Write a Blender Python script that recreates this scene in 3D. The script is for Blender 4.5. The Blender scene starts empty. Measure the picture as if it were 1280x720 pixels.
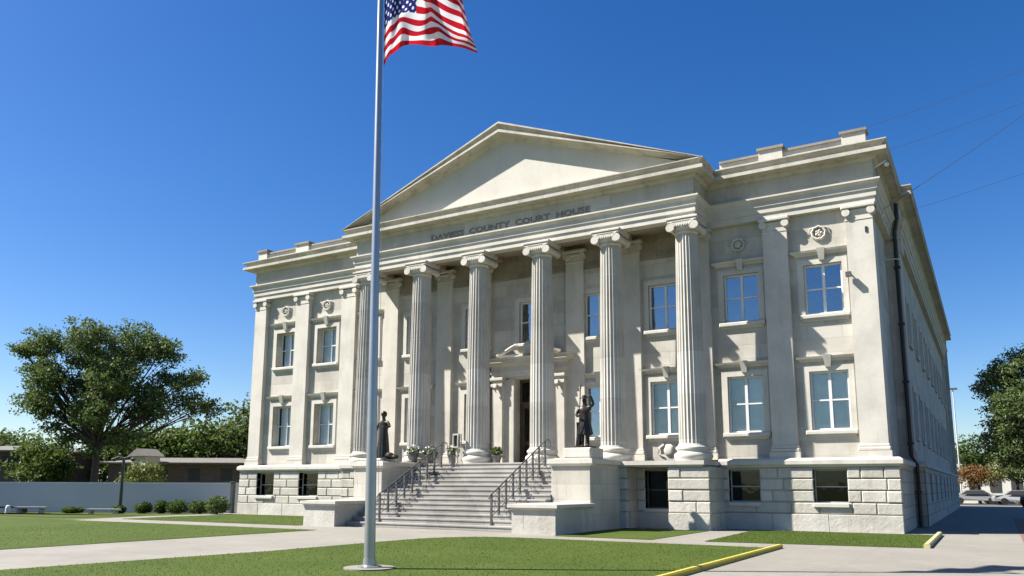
import bpy, math, random
import numpy as np
from mathutils import Vector, Matrix
random.seed(7); rng = np.random.default_rng(11)
sc = bpy.context.scene
COL = sc.collection
PI = math.pi

# ------------------------------------------------------------------ helpers
class MB:
    """collects geometry, links it as one mesh object"""
    def __init__(s): s.v = []; s.f = []
    def add(s, vs, fs):
        o = len(s.v); s.v += [tuple(a) for a in vs]; s.f += [tuple(i + o for i in f) for f in fs]
    def box(s, x0, x1, y0, y1, z0, z1):
        s.add([(x0,y0,z0),(x1,y0,z0),(x1,y1,z0),(x0,y1,z0),(x0,y0,z1),(x1,y0,z1),(x1,y1,z1),(x0,y1,z1)],
              [(0,3,2,1),(4,5,6,7),(0,1,5,4),(1,2,6,5),(2,3,7,6),(3,0,4,7)])
    def bevbox(s, x0, x1, y0, y1, z0, z1, b=.02):
        """box whose -Y face has chamfered edges (a pillowed stone block)"""
        s.add([(x0,y0+b,z0),(x1,y0+b,z0),(x1,y0+b,z1),(x0,y0+b,z1),
               (x0+b,y0,z0+b),(x1-b,y0,z0+b),(x1-b,y0,z1-b),(x0+b,y0,z1-b),
               (x0,y1,z0),(x1,y1,z0),(x1,y1,z1),(x0,y1,z1)],
              [(4,5,6,7),(0,1,5,4),(1,2,6,5),(2,3,7,6),(3,0,4,7),(0,8,9,1),(1,9,10,2),(2,10,11,3),(3,11,8,0),(8,11,10,9)])
    def prism(s, poly, z0, z1):
        n = len(poly)
        s.add([(x,y,z0) for x,y in poly]+[(x,y,z1) for x,y in poly],
              [tuple(range(n-1,-1,-1)), tuple(range(n,2*n))]+[(i,(i+1)%n,n+(i+1)%n,n+i) for i in range(n)])
    def lathe(s, prof, cx, cy, seg=32, fl=0, flute=0.0):
        """prof [(r,z)]; optional flutes"""
        m = len(prof); vs = []
        for r, z in prof:
            for k in range(seg):
                a = 2*PI*k/seg; rr = r
                if fl: rr = r*(1-flute*abs(math.sin(a*fl/2))**.6)
                vs.append((cx+rr*math.cos(a), cy+rr*math.sin(a), z))
        fs = [(j*seg+k, j*seg+(k+1)%seg, (j+1)*seg+(k+1)%seg, (j+1)*seg+k) for j in range(m-1) for k in range(seg)]
        fs += [tuple(range(seg-1,-1,-1)), tuple((m-1)*seg+k for k in range(seg))]
        s.add(vs, fs)
    def tube(s, pts, rad, seg=8, cap=True):
        pts = [Vector(p) for p in pts]; n = len(pts)
        rads = rad if isinstance(rad, (list,tuple)) else [rad]*n
        vs = []; up = Vector((0,0,1))
        for i,p in enumerate(pts):
            t = (pts[min(i+1,n-1)]-pts[max(i-1,0)]).normalized()
            a = t.cross(up)
            if a.length < .05: a = t.cross(Vector((0,1,0)))
            a.normalize(); b = a.cross(t).normalized()
            for k in range(seg):
                q = p + (a*math.cos(2*PI*k/seg)+b*math.sin(2*PI*k/seg))*rads[i]
                vs.append(q)
        fs = [(j*seg+k,(j+1)*seg+k,(j+1)*seg+(k+1)%seg,j*seg+(k+1)%seg) for j in range(n-1) for k in range(seg)]
        if cap: fs += [tuple(range(seg)), tuple((n-1)*seg+k for k in range(seg-1,-1,-1))]
        s.add(vs, fs)
    def sweep(s, path, prof, closed=False):
        """path: plan points (x,y); outward side is to the RIGHT of travel; prof: [(out,z)] from bottom to top, closed by the wall side"""
        P = [Vector((a,b)) for a,b in path]; n = len(P); offs = []
        for i in range(n):
            if 0 < i < n-1 or closed:
                d0 = (P[i]-P[i-1]).normalized(); d1 = (P[(i+1)%n]-P[i]).normalized()
            elif i == 0: d0 = d1 = (P[1]-P[0]).normalized()
            else: d0 = d1 = (P[i]-P[i-1]).normalized()
            n0 = Vector((d0.y,-d0.x)); n1 = Vector((d1.y,-d1.x))
            m = (n0+n1); m = m/max(1e-6, m.dot(n0))
            offs.append(m)
        k = len(prof); vs = []
        for i in range(n):
            for o,z in prof:
                q = P[i]+offs[i]*o; vs.append((q.x,q.y,z))
        fs = []
        for i in range(n if closed else n-1):
            j = (i+1)%n
            for a in range(k):
                b = (a+1)%k
                fs.append((i*k+a, j*k+a, j*k+b, i*k+b))
        if not closed:
            fs += [tuple(range(k)), tuple((n-1)*k+a for a in range(k-1,-1,-1))]
        s.add(vs, fs)
    def build(s, name, mat, parent=None, smooth=False, autosmooth=False):
        me = bpy.data.meshes.new(name)
        vs = s.v
        if parent is not None:
            o = world_loc(parent); vs = [(a-o[0], b-o[1], c-o[2]) for a,b,c in vs]
        me.from_pydata(vs, [], s.f); me.materials.append(mat); me.validate()
        me.update()
        if smooth or autosmooth:
            me.shade_smooth()
            if autosmooth: me.set_sharp_from_angle(angle=math.radians(35))
        ob = bpy.data.objects.new(name, me); COL.objects.link(ob)
        if parent is not None: ob.parent = parent
        return ob
def world_loc(o):
    v = Vector((0,0,0))
    while o is not None: v += o.location; o = o.parent
    return v
def tag(o, label, cat, group=None, kind=None):
    o['label'] = label; o['category'] = cat
    if group: o['group'] = group
    if kind: o['kind'] = kind
    return o
def thing(name, label, cat, loc, group=None):
    o = bpy.data.objects.new(name, None); COL.objects.link(o); o.location = loc; o.empty_display_size = .3
    return tag(o, label, cat, group)
def struct(o): o['kind'] = 'structure'; return o
def copy_tree(o, parent=None):
    c = o.copy(); COL.objects.link(c)
    if parent is not None: c.parent = parent
    for ch in list(o.children): copy_tree(ch, c)
    return c

# ------------------------------------------------------------------ materials
def newmat(name):
    m = bpy.data.materials.new(name); m.use_nodes = True
    nt = m.node_tree; nt.nodes.clear()
    out = nt.nodes.new('ShaderNodeOutputMaterial'); b = nt.nodes.new('ShaderNodeBsdfPrincipled')
    nt.links.new(b.outputs[0], out.inputs[0])
    return m, nt, b
def N(nt, t, **kw):
    n = nt.nodes.new(t)
    for k,v in kw.items():
        if k.startswith('i_'): n.inputs[int(k[2:])].default_value = v
        else: setattr(n, k, v)
    return n
def mathn(nt, op, a, b=None):
    n = nt.nodes.new('ShaderNodeMath'); n.operation = op
    for i,x in enumerate((a,b)):
        if x is None: continue
        if isinstance(x,(int,float)): n.inputs[i].default_value = x
        else: nt.links.new(x, n.inputs[i])
    return n.outputs[0]
def noise(nt, vec, scale, detail=4, rough=.6):
    n = nt.nodes.new('ShaderNodeTexNoise'); n.inputs['Scale'].default_value = scale
    n.inputs['Detail'].default_value = detail; n.inputs['Roughness'].default_value = rough
    nt.links.new(vec, n.inputs['Vector']); return n.outputs['Fac']
def ramp(nt, fac, stops):
    r = nt.nodes.new('ShaderNodeValToRGB'); el = r.color_ramp.elements
    while len(el) < len(stops): el.new(.5)
    for e,(p,c) in zip(el, stops): e.position = p; e.color = (*c,1)
    nt.links.new(fac, r.inputs[0]); return r.outputs[0]
def mix(nt, fac, a, b, mode='MIX'):
    n = nt.nodes.new('ShaderNodeMix'); n.data_type = 'RGBA'; n.blend_type = mode
    for sock,x in ((n.inputs[0],fac),(n.inputs[6],a),(n.inputs[7],b)):
        if isinstance(x,(int,float)): sock.default_value = x
        elif isinstance(x,tuple): sock.default_value = (*x,1)
        else: nt.links.new(x, sock)
    return n.outputs[2]
def geo_pos(nt): return nt.nodes.new('ShaderNodeNewGeometry').outputs['Position']
def bump(nt, b, h, strength=.3, dist=.02):
    n = nt.nodes.new('ShaderNodeBump'); n.inputs['Strength'].default_value = strength; n.inputs['Distance'].default_value = dist
    nt.links.new(h, n.inputs['Height']); nt.links.new(n.outputs[0], b.inputs['Normal'])

KA = .76            # all surfaces share one albedo scale, the exposure is set to match
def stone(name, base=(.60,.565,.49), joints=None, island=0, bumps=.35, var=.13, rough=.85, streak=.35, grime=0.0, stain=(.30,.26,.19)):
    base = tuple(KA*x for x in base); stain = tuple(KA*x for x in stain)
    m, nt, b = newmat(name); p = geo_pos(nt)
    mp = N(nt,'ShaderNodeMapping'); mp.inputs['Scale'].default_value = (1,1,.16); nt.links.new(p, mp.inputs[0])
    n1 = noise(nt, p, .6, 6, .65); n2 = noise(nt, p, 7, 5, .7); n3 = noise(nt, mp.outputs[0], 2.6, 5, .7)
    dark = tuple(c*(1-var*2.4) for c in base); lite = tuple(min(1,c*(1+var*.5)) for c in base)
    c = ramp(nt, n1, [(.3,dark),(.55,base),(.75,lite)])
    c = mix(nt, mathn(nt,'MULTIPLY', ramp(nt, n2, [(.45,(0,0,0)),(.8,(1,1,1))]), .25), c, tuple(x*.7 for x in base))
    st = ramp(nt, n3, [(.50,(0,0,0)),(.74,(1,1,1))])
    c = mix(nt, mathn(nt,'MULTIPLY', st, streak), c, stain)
    hgt = mathn(nt,'MULTIPLY', n2, .5)
    if joints:
        bw, bh, mort, dk = joints
        sx = N(nt,'ShaderNodeSeparateXYZ'); nt.links.new(p, sx.inputs[0])
        cx = N(nt,'ShaderNodeCombineXYZ')
        nt.links.new(mathn(nt,'ADD',sx.outputs[0],sx.outputs[1]), cx.inputs[0]); nt.links.new(sx.outputs[2], cx.inputs[1])
        br = N(nt,'ShaderNodeTexBrick'); nt.links.new(cx.outputs[0], br.inputs['Vector'])
        br.inputs['Scale'].default_value = 1; br.inputs['Brick Width'].default_value = bw; br.inputs['Row Height'].default_value = bh
        br.inputs['Mortar Size'].default_value = mort; br.inputs['Mortar Smooth'].default_value = .3
        br.inputs['Color1'].default_value = (1,1,1,1); br.inputs['Color2'].default_value = (.78,.775,.76,1); br.inputs['Mortar'].default_value = (dk,dk,dk*.95,1)
        c = mix(nt, 1.0, c, br.outputs['Color'], 'MULTIPLY')
        hgt = mathn(nt,'SUBTRACT', hgt, br.outputs['Fac'])
    if island:
        g = nt.nodes.new('ShaderNodeNewGeometry'); v = ramp(nt, g.outputs['Random Per Island'], [(0,(1-island,1-island,1-island*1.15)),(1,(1,1,1))])
        c = mix(nt, 1.0, c, v, 'MULTIPLY')
    nt.links.new(c, b.inputs['Base Color']); b.inputs['Roughness'].default_value = rough
    bump(nt, b, hgt, bumps, .012 if bumps<.5 else .05)
    return m
def plain(name, col, rough=.5, metal=0, var=.15, scale=8, spec=None):
    if not metal: col = tuple(KA*x for x in col)
    m, nt, b = newmat(name); p = geo_pos(nt)
    n = noise(nt, p, scale, 4)
    c = ramp(nt, n, [(.3,tuple(x*(1-var) for x in col)),(.7,tuple(min(1,x*(1+var)) for x in col))])
    nt.links.new(c, b.inputs['Base Color']); b.inputs['Roughness'].default_value = rough; b.inputs['Metallic'].default_value = metal
    if spec is not None: b.inputs['Specular IOR Level'].default_value = spec
    return m
def leafmat(name, a, b_, c_, trans=.25):
    m, nt, b = newmat(name)
    g = nt.nodes.new('ShaderNodeNewGeometry')
    n = noise(nt, g.outputs['Position'], .7, 3)
    c = ramp(nt, g.outputs['Random Per Island'], [(0,a),(.55,b_),(1,c_)])
    c = mix(nt, mathn(nt,'MULTIPLY', n, .5), c, a)
    nt.links.new(c, b.inputs['Base Color']); b.inputs['Roughness'].default_value = .65; b.inputs['Specular IOR Level'].default_value = .2
    t = nt.nodes.new('ShaderNodeBsdfTranslucent'); nt.links.new(mix(nt,.5,c,(.16,.22,.03)), t.inputs[0])
    ms = nt.nodes.new('ShaderNodeMixShader'); ms.inputs[0].default_value = trans
    out = [x for x in nt.nodes if x.type=='OUTPUT_MATERIAL'][0]
    nt.links.new(b.outputs[0], ms.inputs[1]); nt.links.new(t.outputs[0], ms.inputs[2]); nt.links.new(ms.outputs[0], out.inputs[0])
    return m
def grassmat(name, a, b_, sc_=1.0):
    a = tuple(KA*x for x in a); b_ = tuple(KA*x for x in b_)
    m, nt, b = newmat(name); p = geo_pos(nt)
    n1 = noise(nt, p, .35*sc_, 5, .6); n2 = noise(nt, p, 14, 6, .8); n3 = noise(nt, p, 2.3, 4)
    c = ramp(nt, n1, [(.3,a),(.7,b_)])
    c = mix(nt, mathn(nt,'MULTIPLY', ramp(nt,n3,[(.45,(0,0,0)),(.75,(1,1,1))]), .45), c, (b_[0]*1.3,b_[1]*1.12,b_[2]))
    c = mix(nt, mathn(nt,'MULTIPLY', ramp(nt,n2,[(.35,(1,1,1)),(.6,(0,0,0))]), .2), c, tuple(x*.6 for x in a))
    nt.links.new(c, b.inputs['Base Color']); b.inputs['Roughness'].default_value = .9; b.inputs['Specular IOR Level'].default_value = .15
    bump(nt, b, n2, .35, .03)
    return m
def concrete(name, col, joint=1.5, jd=.72, axis=(1,1)):
    col = tuple(KA*x for x in col)
    m, nt, b = newmat(name); p = geo_pos(nt)
    n1 = noise(nt, p, .5, 6, .65); n2 = noise(nt, p, 25, 4, .7); n3 = noise(nt, p, 3, 5)
    c = ramp(nt, n1, [(.3,tuple(x*.82 for x in col)),(.7,tuple(x*1.06 for x in col))])
    c = mix(nt, mathn(nt,'MULTIPLY', ramp(nt,n3,[(.48,(0,0,0)),(.7,(1,1,1))]), .45), c, tuple(x*.68 for x in col))
    c = mix(nt, mathn(nt,'MULTIPLY', n2, .25), c, tuple(x*.75 for x in col))
    br = N(nt,'ShaderNodeTexBrick'); nt.links.new(p, br.inputs['Vector']); br.offset = 0
    br.inputs['Scale'].default_value = 1; br.inputs['Brick Width'].default_value = joint; br.inputs['Row Height'].default_value = joint
    br.inputs['Mortar Size'].default_value = .012; br.inputs['Color1'].default_value = (1,1,1,1); br.inputs['Color2'].default_value = (.93,.93,.92,1); br.inputs['Mortar'].default_value = (jd,jd,jd,1)
    c = mix(nt, 1.0, c, br.outputs['Color'], 'MULTIPLY')
    nt.links.new(c, b.inputs['Base Color']); b.inputs['Roughness'].default_value = .85
    bump(nt, b, n2, .3, .01)
    return m

M = {}
LIME = (.635,.605,.53)
M['ashlar'] = stone('ashlar_limestone', LIME, joints=(1.25,.56,.012,.74), var=.09, streak=.32, stain=(.35,.31,.25))
M['smooth'] = stone('smooth_limestone', (.65,.62,.545), var=.09, streak=.32, stain=(.33,.30,.25))
M['carved'] = stone('carved_limestone', (.65,.62,.545), var=.10, streak=.38, stain=(.27,.22,.15))
M['column'] = stone('column_limestone', (.65,.625,.56), joints=(40,1.72,.010,.7), var=.10, streak=.35, stain=(.33,.31,.27))
M['rustic'] = stone('rusticated_limestone', (.64,.615,.55), var=.12, streak=.34, stain=(.38,.28,.16), island=.2, bumps=.9)
M['joint'] = stone('recessed_joint_stone', (.42,.39,.33), var=.12)
M['step'] = stone('step_stone', (.42,.405,.37), joints=(2.1,40,.010,.6), var=.16, streak=.25)
M['coping'] = stone('weathered_coping', (.30,.27,.22), var=.2, streak=.4)
M['cornice'] = stone('cornice_limestone', (.58,.55,.47), var=.12, streak=.6, stain=(.24,.19,.12))
M['tymp'] = stone('tympanum_limestone', (.66,.63,.55), var=.04, streak=.10)
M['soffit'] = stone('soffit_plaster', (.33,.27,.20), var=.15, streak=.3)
M['roof'] = plain('roof_membrane', (.16,.15,.14), .9)
M['white'] = plain('white_painted_frame', (.78,.79,.78), .45, var=.04)
M['trim2'] = plain('grey_painted_frame', (.42,.42,.40), .5, var=.05)
M['darkwood'] = plain('dark_stained_wood', (.09,.05,.025), .4, var=.3, scale=4)
M['iron'] = plain('grey_painted_iron', (.10,.10,.10), .45, metal=.4)
M['blackiron'] = plain('black_pipe', (.02,.018,.017), .5)
M['bronze'] = plain('dark_patinated_bronze', (.035,.03,.024), .38, metal=.7, var=.4, scale=6)
M['pole'] = plain('brushed_aluminium', (.36,.37,.38), .36, metal=.75, var=.06, scale=3)
M['inside'] = plain('dark_interior', (.05,.05,.05), .9)
M['blind'] = plain('pale_window_blind', (.90,1.04,1.02), .8, var=.10, scale=2)
M['curtain'] = plain('grey_curtain', (1.06,1.08,1.06), .8, var=.06, scale=5)
M['letters'] = plain('dark_bronze_letters', (.23,.215,.19), .8)
def worn(name, paint, under, sc_=9, th=.56):
    m, nt, b = newmat(name); p = geo_pos(nt); n = noise(nt, p, sc_, 6, .75); n2 = noise(nt, p, 2.2, 4)
    f = ramp(nt, n, [(th,(0,0,0)),(th+.05,(1,1,1))])
    c = mix(nt, n2, tuple(KA*x for x in paint), tuple(KA*x*.72 for x in paint)); c = mix(nt, f, c, tuple(KA*x for x in under))
    nt.links.new(c, b.inputs['Base Color']); b.inputs['Roughness'].default_value = .85; bump(nt, b, n, .5, .01); return m
M['yellow'] = worn('worn_yellow_paint', (.70,.55,.05), (.36,.33,.26))
M['endkerb'] = worn('faded_yellow_kerb_paint', (.60,.54,.22), (.40,.38,.32), 12, .52)
M['palecurb'] = plain('pale_kerb_paint', (.52,.50,.43), .8, var=.12)
M['black'] = plain('black_rubber', (.02,.02,.02), .8)
M['lawn'] = grassmat('mown_grass', (.046,.080,.010), (.076,.108,.017))
M['rough_ground'] = grassmat('far_ground_grass', (.06,.085,.018), (.12,.13,.04), .2)
M['walk'] = concrete('light_concrete', (.285,.267,.228), jd=.66)
M['drive'] = concrete('driveway_concrete', (.285,.265,.225), joint=3.6, jd=.78)
M['asphalt'] = concrete('asphalt', (.055,.055,.058), joint=60, jd=1)
M['brickpave'] = plain('red_brick_paving', (.20,.12,.09), .85, var=.3, scale=20)
M['bluepaint'] = plain('blue_pavement_paint', (.03,.06,.28), .7)
M['fence'] = plain('white_fence_panel', (.62,.62,.62), .7, var=.03, scale=.4)
M['fencecap'] = plain('fence_cap', (.75,.76,.76), .6)
M['blade'] = leafmat('grass_blades', (.05,.085,.012), (.075,.115,.018), (.11,.15,.035), .4)
M['bark'] = plain('tree_bark', (.055,.042,.030), .9, var=.35, scale=10)
M['leafA'] = leafmat('leaf_grey_green', (.05,.085,.03), (.10,.15,.05), (.19,.22,.09))
M['leafB'] = leafmat('leaf_mid_green', (.035,.065,.013), (.070,.115,.022), (.12,.165,.04))
M['leafC'] = leafmat('leaf_dark_green', (0.024,0.053,0.013), (0.055,0.098,0.024), (0.108,0.152,0.036))
M['leafD'] = leafmat('leaf_reddish', (0.088,0.045,0.020), (0.196,0.081,0.033), (0.274,0.125,0.049))
M['leafE'] = leafmat('leaf_olive', (0.068,0.090,0.020), (0.157,0.178,0.049), (0.235,0.250,0.084))
M['leafG'] = leafmat('leaf_glossy_green', (.045,.075,.022), (.10,.14,.05), (.20,.24,.12))
M['petal'] = plain('white_petals', (.80,.78,.74), .6)
M['brickwall'] = plain('brown_brick_wall', (.115,.085,.075), .9, var=.2, scale=3)
M['houseroof'] = plain('grey_shingle', (.16,.15,.13), .9, var=.2, scale=3)
M['housetrim'] = plain('pale_house_trim', (.62,.55,.45), .7)
M['stuccowhite'] = plain('white_stucco', (.72,.70,.66), .8)
M['postgreen'] = plain('dark_green_post', (.018,.035,.032), .5)
def glass(name, refl, tint):
    m = bpy.data.materials.new(name); m.use_nodes = True; nt = m.node_tree; nt.nodes.clear()
    out = N(nt,'ShaderNodeOutputMaterial'); tr = N(nt,'ShaderNodeBsdfTransparent'); gl = N(nt,'ShaderNodeBsdfGlossy'); ms = N(nt,'ShaderNodeMixShader')
    tr.inputs[0].default_value = (*tint,1); gl.inputs['Roughness'].default_value = .03; gl.inputs[0].default_value = (.85,.95,1,1)
    fr = N(nt,'ShaderNodeFresnel'); fr.inputs[0].default_value = 1.5
    nt.links.new(mathn(nt,'ADD', fr.outputs[0], refl), ms.inputs[0])
    p = geo_pos(nt); bp = N(nt,'ShaderNodeBump'); bp.inputs['Strength'].default_value = .15; bp.inputs['Distance'].default_value = .03
    nt.links.new(noise(nt,p,1.6,2), bp.inputs['Height']); nt.links.new(bp.outputs[0], gl.inputs['Normal'])
    nt.links.new(tr.outputs[0], ms.inputs[1]); nt.links.new(gl.outputs[0], ms.inputs[2]); nt.links.new(ms.outputs[0], out.inputs[0])
    return m
M['glass'] = glass('sky_reflecting_glass', .30, (.75,.85,.88))
M['glasslow'] = glass('clear_window_glass', .0, (.97,.985,.985))
M['glassdark'] = glass('dark_basement_glass', .0, (.30,.33,.34))

# ------------------------------------------------------------------ camera
cam = bpy.data.cameras.new('Camera'); cob = bpy.data.objects.new('camera', cam); COL.objects.link(cob); sc.camera = cob
R = Vector((0.86135882,0.50798223,0.00387904)); U = Vector((0.07929741,-0.14199496,0.98668605)); F = Vector((-0.50176978,0.84958313,0.16259029))
mw = Matrix((( R.x,U.x,-F.x,2.7486),(R.y,U.y,-F.y,-31.8739),(R.z,U.z,-F.z,1.6),(0,0,0,1)))
cob.matrix_world = mw
cam.sensor_width = 36; cam.sensor_fit = 'HORIZONTAL'; cam.lens = 36*1001.27/1280
cam.shift_x = -.0005; cam.shift_y = (442.84-360)/1280
cam.clip_start = .1; cam.clip_end = 5000

# ------------------------------------------------------------------ light
SD = Vector((1.8,1.0,-2.22)).normalized()          # direction the sunlight travels
el = math.asin(-SD.z); az = math.atan2(-SD.x, -SD.y) # compass angle of the sun from +Y towards +X
w = bpy.data.worlds.new('World'); sc.world = w; w.use_nodes = True; nt = w.node_tree
bg = nt.nodes['Background']; sky = nt.nodes.new('ShaderNodeTexSky'); sky.sky_type = 'NISHITA'; sky.sun_disc = False
sky.sun_elevation = el; sky.sun_rotation = az; sky.altitude = 600; sky.air_density = 1.0; sky.dust_density = .9; sky.ozone_density = 3.0
hs = nt.nodes.new('ShaderNodeHueSaturation'); hs.inputs['Saturation'].default_value = 1.36; hs.inputs['Hue'].default_value = .510
nt.links.new(sky.outputs[0], hs.inputs['Color']); nt.links.new(hs.outputs[0], bg.inputs[0]); bg.inputs[1].default_value = .056
sl = bpy.data.lights.new('sun','SUN'); sl.energy = 5.0; sl.angle = math.radians(.5); sl.color = (1,.945,.865)
so = bpy.data.objects.new('sun', sl); COL.objects.link(so); so.rotation_euler = SD.to_track_quat('-Z','Y').to_euler(); so.location = (-30,-30,50)
sc.view_settings.view_transform = 'Standard'; sc.view_settings.look = 'None'; sc.view_settings.exposure = 1.47; sc.view_settings.gamma = 1
sc.cycles.max_bounces = 6; sc.cycles.transparent_max_bounces = 12

# ------------------------------------------------------------------ ground
def sheet(name, poly, z, mat):
    mb = MB(); mb.add([(x,y,z) for x,y in poly], [tuple(range(len(poly)))]); return struct(mb.build(name, mat))
sheet('ground', [(-2500,-2500),(2500,-2500),(2500,2500),(-2500,2500)], -.012, M['rough_ground'])
def smooth_poly(pts, n=6):   # Catmull-Rom through open control points
    out = []
    for i in range(len(pts)-1):
        p0 = pts[max(i-1,0)]; p1 = pts[i]; p2 = pts[i+1]; p3 = pts[min(i+2,len(pts)-1)]
        for k in range(n):
            t = k/n
            out.append(tuple(.5*((2*p1[j])+(-p0[j]+p2[j])*t+(2*p0[j]-5*p1[j]+4*p2[j]-p3[j])*t*t+(-p0[j]+3*p1[j]-3*p2[j]+p3[j])*t**3) for j in (0,1)))
    out.append(pts[-1]); return out
sheet('pavement', [(-26,-33),(14,-33),(14,1.0),(.0,1.0),(0,9.9),(-36,9.9),(-36,-3)], -.008, M['walk'])
sheet('driveway', [(-2.2,-9.2),(-2.55,-40),(14,-40),(14,56),(.0,56),(.0,-.3),(1.2,-.3),(1.2,-7.1),(-.5,-9.0)], -.004, M['drive'])

corner = smooth_poly([(-12.62,-13.0),(-12.5,-11.6),(-12.1,-10.5),(-11.3,-9.75),(-10.0,-9.45)], 5)
LAWN1 = [(-14.4,-40),(-13.6,-24),(-13.1,-20),(-12.72,-17.5),(-12.65,-15)] + corner + [(-2.3,-9.38),(-2.36,-40)]
LAWN2 = [(-18.55,-9.75),(-18.6,-17),(-18.5,-40),(-60,-40),(-60,-9.9),(-33,-9.95)]
LAWN3 = [(-21.6,-7.75),(-33.0,-7.9),(-33.6,-5.2),(-33.4,-.25),(-21.6,-.25)]
LAWN4 = [(-4.75,-7.9),(1.05,-7.15),(1.05,-.33),(-5.1,-.33)]
LAWN5 = [(-9.75,-8.05),(-6.35,-8.05),(-6.35,-2.0),(-9.75,-2.0)]
LAWN6 = [(-60,-9.3),(-36.4,-8.9),(-35.3,-4.5),(-35.2,-.5),(-60,-14.5)]
for k,(nm,pl) in enumerate((('lawn',LAWN1),('lawn',LAWN2),('lawn',LAWN3),('lawn',LAWN4),('lawn',LAWN5),('lawn',LAWN6))):
    sheet(nm, pl[::-1] if k in (0,) else pl, 0.004, M['lawn'])
struct_road = sheet('road', [(-60,56),(60,56),(60,66),(-60,66)], -.004, M['asphalt'])
sheet('brick_path', [(3.2,-40),(5.0,-40),(5.0,20),(3.6,20)], .0, M['brickpave'])

# short grass blades over the lawn nearest the camera and along the lawn edges
def blades(name, label, polys, n, h, mat):
    vs = []; fs = []
    def inside(x,y,P):
        c = False
        for i in range(len(P)):
            x0,y0 = P[i]; x1,y1 = P[i-1]
            if (y0>y) != (y1>y) and x < (x1-x0)*(y-y0)/(y1-y0)+x0: c = not c
        return c
    for P,(bx0,bx1,by0,by1),cnt in polys:
        k = 0
        while k < cnt:
            x = random.uniform(bx0,bx1); y = random.uniform(by0,by1)
            if not inside(x,y,P): continue
            k += 1
            hh = h*random.uniform(.5,1.25); a = random.uniform(0,2*PI); wd = .006+.004*random.random()
            dx,dy = math.cos(a)*wd, math.sin(a)*wd; lx,ly = random.uniform(-.4,.4)*hh, random.uniform(-.4,.4)*hh
            o = len(vs); vs += [(x-dx,y-dy,0),(x+dx,y+dy,0),(x+lx,y+ly,hh)]; fs.append((o,o+1,o+2))
    me = bpy.data.meshes.new(name); me.from_pydata(vs,[],fs); me.materials.append(mat)
    o = bpy.data.objects.new(name, me); COL.objects.link(o); tag(o, label, 'grass', kind='stuff')
blades('grass', 'short mown green grass blades covering the front lawns', [
    (LAWN1, (-14.6,-2.3,-24,-9.3), 24000), (LAWN2, (-30,-18.5,-24,-9.7), 12000), (LAWN4, (-5.1,1.05,-7.9,-.3), 16000), (LAWN3,(-33.6,-21.6,-7.9,-.2),10000)], 0, .03, M['blade'])

# ------------------------------------------------------------------ the courthouse
B = thing('courthouse', 'white limestone neoclassical courthouse with six columned portico and triangular pediment', 'building', (-15.66,0,0))
ZB, ZF, ZT = 2.36, 2.70, 12.34        # basement top, pilaster foot, architrave underside
YW = .45                              # upper wall plane
PC, PS = -15.66, 3.3733               # portico centre and column spacing
XL, XR = -24.55, -6.69                # portico entablature ends
CX = [-23.82+k*3.339 for k in range(6)]

def wallf(axis, pos, u0, u1, z0, z1, holes, depth=.3, sgn=1):
    """wall sheet with openings and reveals. axis 'y': plane y=pos facing -Y ; axis 'x': plane x=pos facing +X"""
    us = sorted({u0,u1,*[h[0] for h in holes],*[h[1] for h in holes]}); zs = sorted({z0,z1,*[h[2] for h in holes],*[h[3] for h in holes]})
    mb = MB()
    def P(u,z,d): return (u,pos+d,z) if axis=='y' else (pos-d,u,z)
    for i in range(len(us)-1):
        for j in range(len(zs)-1):
            cu,cz = (us[i]+us[i+1])/2,(zs[j]+zs[j+1])/2
            if any(h[0]<cu<h[1] and h[2]<cz<h[3] for h in holes): continue
            mb.add([P(us[i],zs[j],0),P(us[i+1],zs[j],0),P(us[i+1],zs[j+1],0),P(us[i],zs[j+1],0)],[(0,1,2,3)])
    for a,b,c,d in holes:
        for (p,q) in (((a,c),(b,c)),((b,c),(b,d)),((b,d),(a,d)),((a,d),(a,c))):
            mb.add([P(p[0],p[1],0),P(p[0],p[1],depth),P(q[0],q[1],depth),P(q[0],q[1],0)],[(0,1,2,3)])
    return mb

# window list: (centre x, width)
UP = (8.25,10.25); LO = (3.75,6.02)
wins = []
for cx in (-31.42,-28.25,-25.35,-5.45,-2.27): wins.append((cx,1.42))
pw = [(-22.0,1.36),(-18.35,1.36),(-11.86,1.36),(-8.72,1.48)]
holes = [(c-w_/2,c+w_/2,*UP) for c,w_ in wins+pw+[(-15.3,1.3)]] + [(c-w_/2,c+w_/2,*LO) for c,w_ in wins+pw]
DOOR = (-16.05,-14.55,2.6,6.55)
holes.append(DOOR)
wallf('y', YW, -33.75, -.45, 2.3, 12.4, holes, .50).build('front_wall', M['ashlar'], B)

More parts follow.
